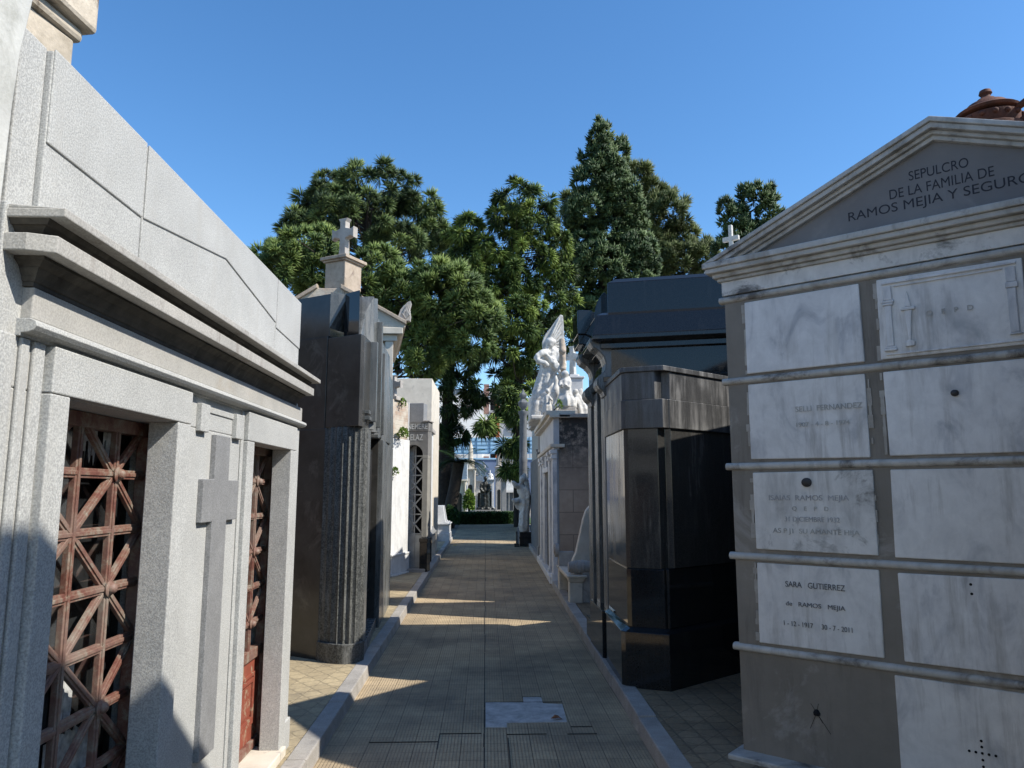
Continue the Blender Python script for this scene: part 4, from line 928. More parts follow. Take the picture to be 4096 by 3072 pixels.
# ------------------------------------------------------------------ carved figures
def remeshed(name, mb, voxel, mat, parent, smooth_it=3, rough=0.0):
    root = parent
    while root is not None and root.parent is not None: root = root.parent
    off = tuple(root.location) if root else (0, 0, 0)
    me = mb.mesh(name, off); o = bpy.data.objects.new(name, me); COL.objects.link(o)
    r = o.modifiers.new('r', 'REMESH'); r.mode = 'VOXEL'; r.voxel_size = voxel
    s = o.modifiers.new('s', 'SMOOTH'); s.iterations = smooth_it; s.factor = .5
    bpy.context.view_layer.update()
    me2 = bpy.data.meshes.new_from_object(o.evaluated_get(bpy.context.evaluated_depsgraph_get()))
    o.modifiers.clear(); o.data = me2; me2.name = name; bpy.data.meshes.remove(me)
    if rough:
        for v in me2.vertices:
            v.co += v.normal * rough * (mnoise.noise(v.co * 7) + .7 * mnoise.noise(v.co * 17))
    me2.materials.clear(); me2.materials.append(mat)
    for p in me2.polygons: p.use_smooth = True
    if parent: o.parent = parent
    return o
def robe(m, rings, seg=36, folds=9, amp=.09, ph=0.0):
    """draped cloth: rings of (x, y, z, rx, ry)"""
    vs_ = []; fs_ = []; n = len(rings)
    for i, (x, y, z, rx, ry) in enumerate(rings):
        t0 = i / (n - 1)
        for k in range(seg):
            t = 2 * math.pi * k / seg
            f = 1 + amp * (1 - .5 * t0) * (math.sin(folds * t + ph + 1.6 * t0) + .5 * math.sin((folds * 2 - 3) * t + ph * 2 - t0 * 2))
            vs_.append((x + rx * f * math.cos(t), y + ry * f * math.sin(t), z))
    for i in range(n - 1):
        for k in range(seg): fs_.append((i * seg + k, i * seg + (k + 1) % seg, (i + 1) * seg + (k + 1) % seg, (i + 1) * seg + k))
    fs_.append(tuple(range(seg))); fs_.append(tuple((n - 1) * seg + k for k in range(seg)))
    m.add(vs_, fs_)
def head(m, c, r, face=(0, -1, 0), hair=True):
    f = Vector(face).normalized(); c = Vector(c)
    m.ell(c, (r * .8, r * .85, r), 16, 10)
    m.ell(c + f * r * .82 + Vector((0, 0, -.12 * r)), (r * .15, r * .15, r * .24), 8, 6)
    m.ell(c + f * r * .55 + Vector((0, 0, -.62 * r)), (r * .4, r * .4, r * .3), 8, 6)
    if hair:
        m.ell(c - f * r * .22 + Vector((0, 0, .2 * r)), (r * .98, r * .98, r * .95), 14, 8); m.ell(c - f * r * .95 + Vector((0, 0, -.1 * r)), (r * .45, r * .45, r * .42), 10, 6)

# tall angel on the roof, leaning figure with one raised arm and a big upright wing
an = thing('marble_angel', (1.3, 15.3, 3.06), 'large white marble angel with a tall upright wing above the pilastered tomb', 'statue')
m = MB()
robe(m, [(1.16, 15.3, 3.06, .26, .26), (1.17, 15.3, 3.35, .24, .25), (1.2, 15.3, 3.65, .23, .24), (1.25, 15.3, 3.92, .2, .2), (1.3, 15.3, 4.15, .18, .18), (1.36, 15.3, 4.4, .2, .17), (1.4, 15.3, 4.56, .14, .12), (1.4, 15.3, 4.64, .07, .07)], folds=8, amp=.13)
head(m, (1.33, 15.22, 4.70), .115, (-.7, -.6, -.3))
m.tube([(1.28, 15.2, 4.52), (1.14, 15.1, 4.46), (1.03, 15.08, 4.36), (1.06, 15.02, 4.28), (1.2, 15.0, 4.24), (1.28, 15.02, 4.18)], [.08, .075, .062, .055, .05, .045], 10)
m.tube([(1.5, 15.3, 4.5), (1.6, 15.15, 4.3), (1.58, 14.98, 4.1), (1.48, 14.9, 4.02)], [.08, .07, .058, .045], 10)
for k in range(7):
    a = .1 * k; m.tube([(1.18 + .04 * k, 15.12, 4.48 - .05 * k), (1.3 + .04 * k, 15.08, 4.38 - .06 * k), (1.45 + .02 * k, 15.1, 4.32 - .04 * k)], .035, 6)
remeshed('figure', m, .02, M['statue'], an, 1, .02)
m = MB()
wp = [(1.2, 4.55), (1.19, 4.78), (1.26, 4.95), (1.38, 5.1), (1.48, 5.25), (1.58, 5.38), (1.64, 5.36), (1.65, 5.15), (1.66, 4.9), (1.7, 4.65), (1.69, 4.4), (1.62, 4.2), (1.5, 4.3), (1.4, 4.5)]
m.extr([(x, 15.46, z) for x, z in wp], (0, .07, 0))
for k in range(9):
    t = k / 8; m.tube([(1.24 + .1 * t, 15.44, 4.62 - .02 * k), (1.36 + .12 * t, 15.43, 4.85 - .03 * k), (1.56 + .08 * t, 15.45, 5.30 - .105 * k)], [.03, .038, .022], 6)
m.build('wing', M['statue'], an, .01)
m = MB(); m.prism([(.9, 14.9), (1.75, 14.9), (1.75, 15.9), (.9, 15.9)], 3.062, 3.16); m.box(1.35, 1.95, 15.2, 15.8, 3.16, 4.05); m.build('rocky_base', M['statue'], an, .03)
# log cross
lc_ = thing('rough_stone_cross', (1.55, 14.3, 3.06), 'brown log shaped stone cross rising among the white rooftop statues', 'cross')
m = MB(); m.tube([(1.50, 14.3, 3.06), (1.505, 14.3, 3.6), (1.50, 14.3, 4.1), (1.49, 14.3, 4.62)], [.085, .075, .07, .055], 9)
for z in (3.3, 3.7, 4.0, 4.35): m.ell((1.50, 14.25, z), (.085, .06, .05), 8, 6)
remeshed('trunk', m, .03, M['tan'], lc_, 1, .02)
# praying woman
pw = thing('praying_woman_statue', (1.52, 13.9, 3.0), 'pale statue of a kneeling long haired woman at the front corner of the roof', 'statue')
m = MB(); robe(m, [(1.52, 13.9, 3.19, .19, .2), (1.52, 13.9, 3.32, .18, .2), (1.51, 13.9, 3.45, .12, .13), (1.50, 13.9, 3.62, .11, .11), (1.5, 13.9, 3.72, .09, .08), (1.5, 13.9, 3.77, .05, .05)], folds=7, amp=.12)
head(m, (1.49, 13.88, 3.83), .075, (-.6, -.5, .3)); m.ell((1.54, 13.95, 3.68), (.1, .08, .15), 10, 6)
m.tube([(1.41, 13.86, 3.68), (1.39, 13.78, 3.58), (1.44, 13.72, 3.62)], [.035, .03, .025], 8); m.tube([(1.59, 13.86, 3.68), (1.56, 13.76, 3.56), (1.47, 13.72, 3.62)], [.035, .03, .025], 8)
remeshed('figure', m, .02, M['statue'], pw, 2, .008)
m = MB(); m.box(1.38, 1.68, 13.72, 14.1, 3.13, 3.19); m.box(1.34, 1.7, 13.68, 14.14, 3.001, 3.13); m.build('base', M['worn_stone'], pw, .01)
# small figure with hands joined, on a baluster
kf = thing('small_kneeling_figure', (1.2, 14.4, 3.06), 'small kneeling stone figure with joined hands at the cornice corner', 'statue')
m = MB(); robe(m, [(1.19, 14.3, 3.12, .1, .1), (1.19, 14.3, 3.25, .09, .1), (1.19, 14.3, 3.36, .065, .07), (1.19, 14.3, 3.46, .06, .05), (1.19, 14.3, 3.5, .03, .03)], folds=6, amp=.1)
head(m, (1.2, 14.28, 3.56), .05, (.3, -.8, 0)); m.tube([(1.24, 14.27, 3.45), (1.28, 14.2, 3.36), (1.22, 14.16, 3.42)], [.025, .022, .018], 8)
remeshed('figure', m, .016, M['statue'], kf, 2, .006)
m = MB(); m.lathe((1.19, 14.3, 0), [(.09, 3.0), (.075, 3.03), (.05, 3.07), (.085, 3.1), (.09, 3.125)], 12); m.build('base', M['worn_stone'], kf, smooth=40)
vs0 = thing('stone_vase', (1.35, 14.8, 3.06), 'slim lidded stone vase standing between the praying woman and the angel', 'vase')
m = MB(); m.lathe((1.38, 14.5, 0), [(.09, 3.01), (.09, 3.3), (.06, 3.33), (.05, 3.4), (.09, 3.5), (.1, 3.6), (.06, 3.68), (.04, 3.74), (.055, 3.8), (.02, 3.9)], 14); m.build('body', M['statue'], vs0, smooth=40)
m = MB(); m.box(1.27, 1.49, 14.38, 14.62, 2.99, 3.02); m.build('foot', M['statue'], vs0, .004)
# white cross on a square pedestal
wc = thing('white_stone_cross', (1.85, 15.2, 3.0), 'white stone cross on a square pedestal behind the rooftop statues', 'cross')
m = MB(); m.box(1.69, 1.99, 15.0, 15.3, 3.0, 3.93); m.box(1.66, 2.02, 14.97, 15.33, 3.93, 3.97); m.box(1.72, 1.9, 15.06, 15.24, 3.97, 4.02); m.build('pedestal', M['grey_marble'], wc, .01)
fr = rotz((1.8, 15.15), R(-35)); flared_cross(fr, 4.02, .60, .19, .095, .11, 4.40, M['statue'], 'cross', wc)
# reclining winged figure
rf = thing('reclining_winged_figure', (1.85, 14.3, 3.0), 'white crouching winged figure at the right end of the rooftop statues', 'statue')
m = MB(); robe(m, [(1.86, 14.2, 3.05, .16, .18), (1.84, 14.2, 3.2, .15, .17), (1.8, 14.2, 3.35, .11, .12), (1.76, 14.2, 3.47, .08, .08)], folds=6, amp=.14)
head(m, (1.72, 14.16, 3.53), .06, (-.8, -.4, 0)); m.tube([(1.72, 14.1, 3.4), (1.69, 14.0, 3.25), (1.72, 14.0, 3.05)], [.04, .035, .03], 8)
m.extr([(1.7, 14.28, 3.42), (1.8, 14.28, 3.6), (1.88, 14.28, 3.63), (1.92, 14.28, 3.45), (1.9, 14.28, 3.2), (1.82, 14.28, 3.15)], (0, .05, 0))
remeshed('figure', m, .022, M['statue'], rf, 2, .01)
m = MB(); m.box(1.66, 2.02, 13.98, 14.45, 3.001, 3.05); m.build('base', M['statue'], rf, .008)

# ================================================================== dark marble tomb and column beyond (right, fourth)
dk = thing('grey_column_tomb', (2.2, 20, .09), 'dark grey tomb with slim clustered shafts beyond the pilastered marble tomb', 'tomb')
m = MB(); m.box(1.42, 3.0, 17.7, 22.8, .02, 3.3); m.build('wall', M['granite_dark'], dk, .01)
for y in (17.75, 18.4):
    m = MB(); m.tube([(1.38, y, .3), (1.38, y, 3.25)], .09, 12); m.box(1.27, 1.5, y - .13, y + .13, .02, .3); m.box(1.26, 1.5, y - .13, y + .13, 2.55, 2.6); m.build('shaft', M['granite_dark'], dk, .004, smooth=40)
m = MB(); m.box(1.36, 1.43, 19.0, 22.6, .1, 2.5); m.extr([(1.30, 19.4, 2.72), (1.34, 19.0, 2.55), (1.40, 19.4, 2.38), (1.36, 19.9, 2.55)], (.08, 0, 0)); m.build('front_panel', M['slate'], dk, .01)
m = MB(); m.box(1.1, 1.9, 17.7, 19.2, 3.3, 3.95); m.box(1.18, 1.9, 19.3, 20.5, 3.3, 3.6); m.build('attic', M['grey_marble'], dk, .015)
gc = thing('grey_stone_column', (1.18, 23.4, .09), 'tall grey stone column topped with an urn finial beside the dark tree', 'column')
m = MB(); m.lathe((1.18, 23.4, 0), [(.2, .02), (.2, .5), (.14, .6), (.125, 2.5), (.14, 2.6), (.12, 2.7), (.115, 4.0), (.15, 4.05), (.16, 4.15)], 16); m.build('shaft', M['slate'], gc, smooth=35)
m = MB(); m.lathe((1.18, 23.4, 0), [(.08, 4.15), (.05, 4.2), (.15, 4.32), (.17, 4.42), (.1, 4.5), (.06, 4.54), (.11, 4.6), (.12, 4.68), (.05, 4.76), (.015, 4.86)], 16, .12, 6); m.build('finial', M['slate'], gc, smooth=40)
# marble angel leaning by the path
ka = thing('leaning_angel_statue', (1.15, 22.6, .09), 'white marble angel leaning forward over the path in front of the grey column', 'statue')
m = MB()
robe(m, [(1.16, 22.6, .42, .12, .12), (1.15, 22.6, .6, .16, .16), (1.17, 22.6, .9, .15, .15), (1.2, 22.6, 1.15, .15, .14), (1.22, 22.6, 1.4, .16, .15), (1.15, 22.6, 1.62, .19, .15), (1.08, 22.6, 1.78, .14, .11), (1.05, 22.6, 1.84, .06, .06)], folds=6, amp=.1)
head(m, (1.10, 22.55, 1.98), .11, (-.8, -.5, -.4))
m.tube([(1.02, 22.55, 1.76), (.9, 22.5, 1.8), (.8, 22.45, 1.93)], [.08, .085, .05], 10)
m.tube([(1.0, 22.55, 1.35), (.88, 22.5, 1.32), (.8, 22.48, 1.4)], [.06, .08, .05], 10)
m.tube([(1.2, 22.5, 1.75), (1.3, 22.45, 1.6), (1.28, 22.42, 1.4)], [.07, .06, .05], 10)
m.extr([(1.12, 22.72, 2.15), (1.2, 22.72, 2.2), (1.32, 22.72, 1.95), (1.36, 22.72, 1.5), (1.3, 22.72, 1.35), (1.22, 22.72, 1.7)], (0, .06, 0))
m.extr([(1.02, 22.6, 1.45), (.86, 22.6, 1.42), (.8, 22.6, 1.35), (.92, 22.6, 1.12), (1.04, 22.6, 1.05), (1.08, 22.6, 1.2)], (0, .06, 0))
remeshed('figure', m, .026, M['statue'], ka, 2, .012)
m = MB(); m.box(1.02, 1.4, 22.45, 22.9, .02, .24); m.box(1.0, 1.42, 22.42, 22.92, .24, .27); m.box(1.02, 1.4, 22.45, 22.9, .27, .43); m.build('base', M['black'], ka, .008)
m = MB(); m.tube([(.93, 22.4, .09), (.93, 22.4, .45)], .025, 8); m.box(.86, 1.0, 22.33, 22.47, .0, .1); m.build('lamp_post', M['iron'], ka, .004)

t1 = thing('unseen_shade_gable', (2.8, 9.9, .09), 'unseen steep grey block added behind the bench to shape the alley shade', 'tomb')  # added out of sight, outline cut to shape the light on the alley
m = MB(); m.extr([(2.06, 9.2, .02), (2.06, 10.63, .02), (2.06, 10.63, 2.05), (2.06, 9.85, 3.9), (2.06, 9.6, 4.2), (2.06, 9.2, 4.2)], (1.6, 0, 0)); m.build('wall', M['granite_dark'], t1, .01)
m = MB(); m.box(2.03, 3.7, 9.18, 10.64, .02, .4); m.build('plinth', M['granite_dark'], t1, .01)
t2 = thing('unseen_shade_block', (2.8, 11.9, .09), 'unseen tall grey block added behind the bench to shade the alley', 'tomb')  # added out of sight to keep the alley here in shade
m = MB(); m.box(2.06, 3.9, 10.68, 13.1, .02, 4.15); m.build('wall', M['grey_marble'], t2, .01)
m = MB(); m.box(2.02, 3.95, 10.67, 13.14, 4.15, 4.3); m.build('cornice', M['grey_marble'], t2, .01)
for nm, lab, y0, y1 in (('alley_shade_block', 'nearer of two unseen grey blocks added to shade the far alley', 24.6, 27.6), ('alley_shade_block', 'farther of two unseen grey blocks added to shade the far alley', 28.1, 37.0)):  # pair added out of sight as shadow casters, gap lets a lit line through
    q = thing(nm, (3.2, (y0 + y1) / 2, .09), lab, 'tomb'); m = MB(); m.box(2.3, 4.6, y0, y1, .02, 4.6); m.build('wall', M['grey_marble'], q, .01); m = MB(); m.box(2.24, 4.7, y0 - .05, y1 + .05, 4.6, 4.75); m.build('cornice', M['grey_marble'], q, .01)
bb = thing('unseen_brick_tomb', (-8, 5.5, .09), 'unseen dark brick tomb added on the left for the fluted tomb to reflect', 'tomb')  # added out of sight to give the fluted tomb a dark reflection
m = MB(); m.box(-9.5, -6.4, 1.0, 10.5, .02, 4.2); m.build('wall', brick('darkened_brick', (.11, .05, .04), (.08, .045, .035), (.12, .1, .085), plaster=(.1, .085, .07)), bb, .02)  # brick colour darkened so its mirror image stays dark
m = MB(); m.box(-9.6, -6.3, .9, 10.6, 4.2, 4.4); m.build('cornice', M['worn_stone'], bb, .02)
# thin white cross on a tomb roof behind the slab tomb
tc = thing('tall_backing_tomb', (5.15, 14.5, .09), 'pale tomb hidden behind the black mausoleum with a small slab top', 'tomb')
m = MB(); m.box(4.7, 5.6, 14.05, 15, .02, 6.2); m.build('wall', M['grey_marble'], tc, .01)
m = MB(); m.box(4.62, 5.68, 13.97, 15.1, 6.2, 6.24); m.box(4.72, 5.25, 14.02, 14.6, 6.24, 6.34); m.build('cornice', M['grey_marble'], tc, .008)
tw = thing('thin_white_cross', (4.92, 14.2, 6.34), 'thin white cross seen left of the slab tomb pediment', 'cross')
fr = rotz((4.92, 14.2), R(-40)); m = MB(fr); m.extr([(x, -.04, z) for x, z in [(-.035, 6.34), (.035, 6.34), (.035, 6.62), (.165, 6.62), (.165, 6.71), (.035, 6.71), (.035, 6.95), (-.035, 6.95), (-.035, 6.71), (-.165, 6.71), (-.165, 6.62), (-.035, 6.62)]], (0, .08, 0)); m.build('cross', M['statue'], tw, .006)
m = MB(fr); m.box(.05, .2, -.05, .05, 6.345, 6.40); m.build('foot', M['statue'], tw, .006)

# ================================================================== far end: garden, statue, tombs, wall, flats
def leaf_cloud(n, pos_fn, size, mat, name, parent=None, up=.3):
    """n small two-triangle leaves scattered by pos_fn -> (point, outward normal)"""
    V = np.empty((n, 4, 3)); T = np.empty((n, 4))
    for i in range(n):
        p, nr = pos_fn(); d = rng.normal(size=3); d /= np.linalg.norm(d); d = d * .7 + np.array(nr) * .5 + np.array([0, 0, up]); d /= np.linalg.norm(d)
        s = np.cross(d, rng.normal(size=3)); s /= np.linalg.norm(s); L = size * rng.uniform(.7, 1.4); w_ = L * .32; p = np.array(p)
        V[i] = [p, p + d * L * .5 + s * w_, p + d * L, p + d * L * .5 - s * w_]; T[i] = rng.uniform(0, 1)
    F = np.arange(n)[:, None] * 4; F = np.concatenate([np.concatenate([F, F + 1, F + 2], 1), np.concatenate([F, F + 2, F + 3], 1)])
    return raw(name, V.reshape(-1, 3), F, mat, parent, T.ravel())
hd = thing('clipped_hedge', (-.6, 38.6, 0), 'low dark clipped hedge closing the end of the alley', 'hedge')
def hp():
    t = rng.uniform(-1, 1); x = -.7 + 2.45 * t; y0 = 37.6 + 1.2 * t * t
    if rng.random() < .5: return (x, y0 + rng.uniform(-.03, .05), rng.uniform(.02, .52)), (0, -1, 0)
    return (x, y0 + rng.uniform(0, .8), .52 + rng.uniform(-.05, .04)), (0, 0, 1)
leaf_cloud(9000, hp, .09, M['leaf_hedge'], 'foliage', hd)
m = MB(); q = [-.7 + 2.4 * t / 8 for t in range(-8, 9)]
m.prism([(x, 37.66 + 1.2 * ((x + .7) / 2.45) ** 2) for x in q] + [(x, 38.4 + 1.2 * ((x + .7) / 2.45) ** 2) for x in reversed(q)], 0, .5); m.build('stems', M['leaf_hedge'], hd)
def ball(c, r):
    def f():
        d = rng.normal(size=3); d /= np.linalg.norm(d); d[2] = d[2] if d[2] > -.6 else -d[2]
        k = rng.uniform(.75, 1.05) * (1 + .15 * math.sin(5 * d[0] + 3 * d[2]))
        return tuple(np.array(c) + d * np.array(r) * k), tuple(d)
    return f
def bush(name, c, r, n, mat, size, label):
    b = thing(name, (c[0], c[1], max(0, c[2] - r[2])), label, 'bush')
    leaf_cloud(n, ball(c, r), size, mat, 'foliage', b)
    m = MB()
    for k in range(5): 
        a = k * 1.26; m.tube([(c[0], c[1], max(0, c[2] - r[2])), (c[0] + .5 * r[0] * math.cos(a), c[1] + .5 * r[1] * math.sin(a), c[2]), (c[0] + .8 * r[0] * math.cos(a), c[1] + .8 * r[1] * math.sin(a), c[2] + .3 * r[2])], [.03, .02, .008], 5)
    m.build('stem', M['bark'], b)
bush('round_bush', (-1.52, 33.6, .5), (.36, .36, .42), 1800, M['leaf_hedge'], .1, 'small round dark green bush beside the stepped monument')
bush('leafy_shrub', (-.95, 44, 1.0), (.30, .3, .62), 1500, M['leaf_bush'], .13, 'bright yellow green shrub left of the dark bronze statue')
# bronze standing figure
bz = thing('bronze_statue', (-.07, 40.2, .05), 'dark bronze standing cloaked figure behind the hedge', 'statue')
m = MB(); robe(m, [(-.05, 40.2, .78, .26, .24), (-.05, 40.2, 1.1, .25, .23), (-.05, 40.2, 1.45, .24, .22), (-.05, 40.2, 1.75, .25, .2), (-.04, 40.2, 1.98, .25, .18), (-.02, 40.2, 2.12, .17, .13), (0, 40.2, 2.18, .07, .07)], folds=7, amp=.11)
head(m, (.0, 40.15, 2.31), .115, (.2, -1, 0)); m.tube([(-.22, 40.1, 2.05), (-.28, 40.0, 1.75), (-.12, 39.95, 1.6)], [.09, .08, .06], 8); m.tube([(.2, 40.1, 2.03), (.26, 40.0, 1.75), (.1, 39.95, 1.62)], [.09, .08, .06], 8)
remeshed('figure', m, .035, M['bronze'], bz, 2, .02)
m = MB()
for k in range(9): m.ell((-.4 + .1 * k, 40.0 + .1 * math.sin(k * 2), .70 + .05 * math.sin(k * 3)), (.12, .1, .12), 8, 6)
remeshed('rocky_foot', m, .04, M['bronze'], bz, 1, .03)
m = MB(); m.box(-.58, .46, 39.7, 40.8, .02, .66); m.build('pedestal', M['granite_dark'], bz, .02)
m = MB(); m.prism([(-6, 38.7), (6, 38.7), (7, 46), (-7, 46)], -.06, .03); g = m.build('garden_bed', plain('lawn', (.05, .09, .02), .9)); struct(g)
m = MB(); m.prism([(-9, 46.0), (9, 46), (9, 76), (-9, 76)], -.06, .02); struct(m.build('far_path', M['cement']))

# pale tombs beyond the garden
def chapel(x0, x1, y0, h, mat, label, top='flat', col=0, door=True, d=2.5, cat='tomb'):
    xc = (x0 + x1) / 2; w_ = x1 - x0
    t = thing('chapel_tomb', (xc, y0 + d / 2, .02), label, cat, 'pale tombs beyond the garden')
    m = MB(); m.box(x0 + .05 * w_, x1 - .05 * w_, y0, y0 + d, .02, h); m.build('wall', mat, t, .015)
    m = MB(); m.box(x0 - .02 * w_, x1 + .02 * w_, y0 - .12, y0 + d, h, h + .07); m.box(x0 - .05 * w_, x1 + .05 * w_, y0 - .2, y0 + d, h + .07, h + .17); m.box(x0, x1, y0 - .08, y0 + d, .02, .3); m.build('cornice', mat, t, .015)
    if door:
        m = MB(); dw = w_ * .2; n_ = 8; dz = h * .62
        m.extr([(xc - dw, y0 - .02, .32), (xc + dw, y0 - .02, .32)] + [(xc + dw * math.cos(math.pi * k / n_), y0 - .02, dz + dw * math.sin(math.pi * k / n_)) for k in range(n_ + 1)], (0, .05, 0)); m.build('door', M['bronze'], t)
    if col:
        m = MB()
        for sx in (x0 + .1 * w_, x1 - .1 * w_):
            m = MB(); m.lathe((sx, y0 - .06, 0), [(.11, .3), (.11, .4), (.075, .45), (.07, h - .25), (.11, h - .12), (.12, h)], 12); m.build('column', mat, t, smooth=40)
    z = h + .17
    if top == 'gable': m = MB(); m.extr([(x0 - .05 * w_, y0 - .15, z), (x1 + .05 * w_, y0 - .15, z), (xc, y0 - .15, z + .28 * w_)], (0, d, 0)); m.build('gable', mat, t, .01)
    if top == 'dome': m = MB(); m.lathe((xc, y0 + d / 2, 0), [(w_ * .42, z), (w_ * .42, z + .25)] + [(w_ * .4 * math.cos(R(a)), z + .25 + w_ * .42 * math.sin(R(a))) for a in range(0, 90, 12)] + [(.06, z + .27 + w_ * .42), (.05, z + .5 + w_ * .42)], 20); m.build('dome', mat, t, smooth=40)
    if top == 'cross': flared_cross(rotz((xc, y0 + .3), R(-15)), z + .3, .9, .28, .13, .14, z + .9, mat, 'cross', t); m = MB(); m.box(xc - .25, xc + .25, y0 + .05, y0 + .55, z, z + .3); m.build('pedestal', mat, t, .01)
    if top == 'spire': m = MB(); m.lathe((xc, y0 + .6, 0), [(.3, z), (.3, z + .5), (.36, z + .55), (.2, z + .65), (.16, z + 1.6), (.02, z + 2.1)], 10); m.build('spire', mat, t, smooth=30)
    return t
chapel(-2.15, -1.2, 47, 2.2, M['limestone'], 'cream columned tomb left of the bright shrub, its cornice dark with age', 'flat', 1)
chapel(-1.75, -1.25, 50.5, 3.5, M['marble_white'], 'tall narrow white tomb edge behind the cream columned tomb', 'flat', 0, False)
chapel(-1.55, -.75, 56, 3.2, M['limestone'], 'pale tomb with stacked mouldings left of the far dome', 'spire', 1)
chapel(-1.0, .1, 68, 3.0, M['worn_stone'], 'grey domed tomb with a thin spire far behind the bronze statue', 'dome')
chapel(-.75, -.25, 58, 2.35, M['marble_white'], 'small white tomb topped by a cross left of the bronze statue', 'cross')
chapel(.0, .75, 64, 2.5, M['marble_white'], 'white domed tomb just right of the bronze statue', 'dome')
chapel(.72, 1.25, 55, 2.7, M['worn_stone'], 'brownish tomb with a stepped top right of the bronze statue', 'spire')
chapel(1.05, 1.4, 50, 2.3, M['granite_dark'], 'narrow dark tomb edge in shade right of the bronze statue', 'flat', 0, False)
fs_ = thing('white_far_statue', (-.22, 62, 3.1), 'small white standing statue high above the far tombs', 'statue')
m = MB(); robe(m, [(-.22, 62, 3.05, .22, .2), (-.22, 62, 3.4, .2, .18), (-.2, 62, 3.7, .2, .16), (-.2, 62, 3.88, .1, .09)], folds=6); head(m, (-.2, 61.95, 4.0), .11, (-.4, -.9, 0)); m.tube([(-.36, 61.9, 3.75), (-.46, 61.8, 3.5), (-.4, 61.75, 3.3)], [.07, .06, .05], 8); remeshed('figure', m, .04, M['statue'], fs_, 1, .01)
m = MB(); m.box(-.45, .05, 61.7, 62.3, .02, 2.9); m.box(-.5, .1, 61.65, 62.35, 2.9, 3.05); m.build('pedestal', M['marble_white'], fs_, .01)
# white chapel with curved bracket cornice and a glazed porch
cw = thing('white_corner_chapel', (1.8, 60, .02), 'white chapel with curled cornice bracket and glazed porch right of the far path', 'chapel')
m = MB(); m.box(1.35, 3.2, 59.6, 63, .02, 4.4); m.build('wall', M['marble_white'], cw, .015)
m = MB(); m.extr([(1.0, 59.3, 4.3), (1.0, 59.3, 4.42), (3.3, 59.3, 4.42), (3.3, 59.3, 4.0), (1.5, 59.3, 4.0), (1.42, 59.3, 4.1), (1.3, 59.3, 4.2), (1.15, 59.3, 4.24)], (0, 3.5, 0)); m.box(1.3, 3.3, 59.3, 63, 4.421, 4.95); m.build('cornice', M['limestone'], cw, .01)
m = MB(); m.tube([(1.06, 59.28, 4.22), (1.0, 59.28, 4.1), (1.04, 59.28, 3.95), (1.14, 59.28, 3.9), (1.22, 59.28, 4.0), (1.25, 59.28, 4.12)], .04, 8); m.build('scroll', M['statue'], cw, smooth=60)
m = MB(); m.box(1.32, 1.45, 58, 59.5, .15, 1.55); m.box(2.2, 2.33, 58, 59.5, .15, 1.55); m.box(1.28, 2.38, 57.9, 59.55, 1.55, 1.72); m.box(1.26, 2.4, 57.9, 59.55, .0, .15); m.build('porch', M['grey_marble'], cw, .01)
m = MB(); m.box(1.45, 2.2, 58.3, 58.34, .15, 1.55); m.build('glass_pane', M['glass_far'], cw)
m = MB()
for x in (1.47, 1.8, 2.14): m.box(x, x + .05, 58.24, 58.3, .15, 1.55)
m.build('glazing_bar', M['white_paint'], cw)
# rubble wall tomb with a round relief at the left of the garden
rt = thing('rubble_wall_tomb', (-2.7, 41, .02), 'tomb of rough grey rubble below a pale pink block with a round relief', 'tomb')
m = MB(); m.box(-3.4, -2.05, 40, 42, .02, 2.2)
me_sub = m.build('rubble_base', M['rubble'], rt, .03)
m = MB(); m.box(-3.5, -1.9, 39.85, 42, 2.2, 2.42); m.build('ledge', M['limestone'], rt, .03)
m = MB(); m.box(-3.2, -2.1, 40.1, 42, 2.42, 4.9); m.build('upper_block', stone('pink_stone', (.42, .33, .28), (.55, .45, .39), 4, bump=.3), rt, .02)
m = MB()
for r_, d in ((.42, .05), (.33, .02), (.3, .08)):
    m.extr([(-2.62 + r_ * math.cos(2 * math.pi * k / 24), 40.1 - d, 3.4 + r_ * 1.05 * math.sin(2 * math.pi * k / 24)) for k in range(24)], (0, d + .01, 0))
m.ell((-2.62, 40.02, 3.4), (.15, .1, .2), 10, 8); m.build('round_relief', M['limestone'], rt, .01)

# boundary wall with blue screen on top
bw = thing('boundary_wall', (0, 76, .02), 'boundary wall coloured a shaded slate blue, closing the cemetery behind the far tombs', 'wall')
m = MB(); m.box(-14, 14, 75.6, 76.2, .02, 4.85); m.build('wall', M['shade_blue_wall'], bw)
m = MB(); m.box(-14, 14, 75.5, 76.3, 4.851, 5.0); m.build('coping', M['blue_screen'], bw)
bs = thing('blue_screen_fence', (0, 76, 5.0), 'light blue panelled screen standing on the boundary wall', 'fence')
m = MB()
for k in range(14): m.box(-9 + k * 1.35 + .03, -9 + (k + 1) * 1.35 - .03, 75.95, 75.99, 5.35 + .012 * k, 7.0 + .018 * k)
m.build('panel', M['blue_screen'], bs)
m = MB()
for k in range(15): m.box(-9.03 + k * 1.35, -8.97 + k * 1.35, 75.86, 75.95, 5.0, 7.05 + .018 * k)
for z in (5.42, 5.82, 6.22, 6.62): m.extr([(-9, 75.9, z), (9.9, 75.9, z + .25), (9.9, 75.9, z + .3), (-9, 75.9, z + .05)], (0, .04, 0))
m.build('frame', plain('blue_steel', (.12, .24, .36), .5), bs)
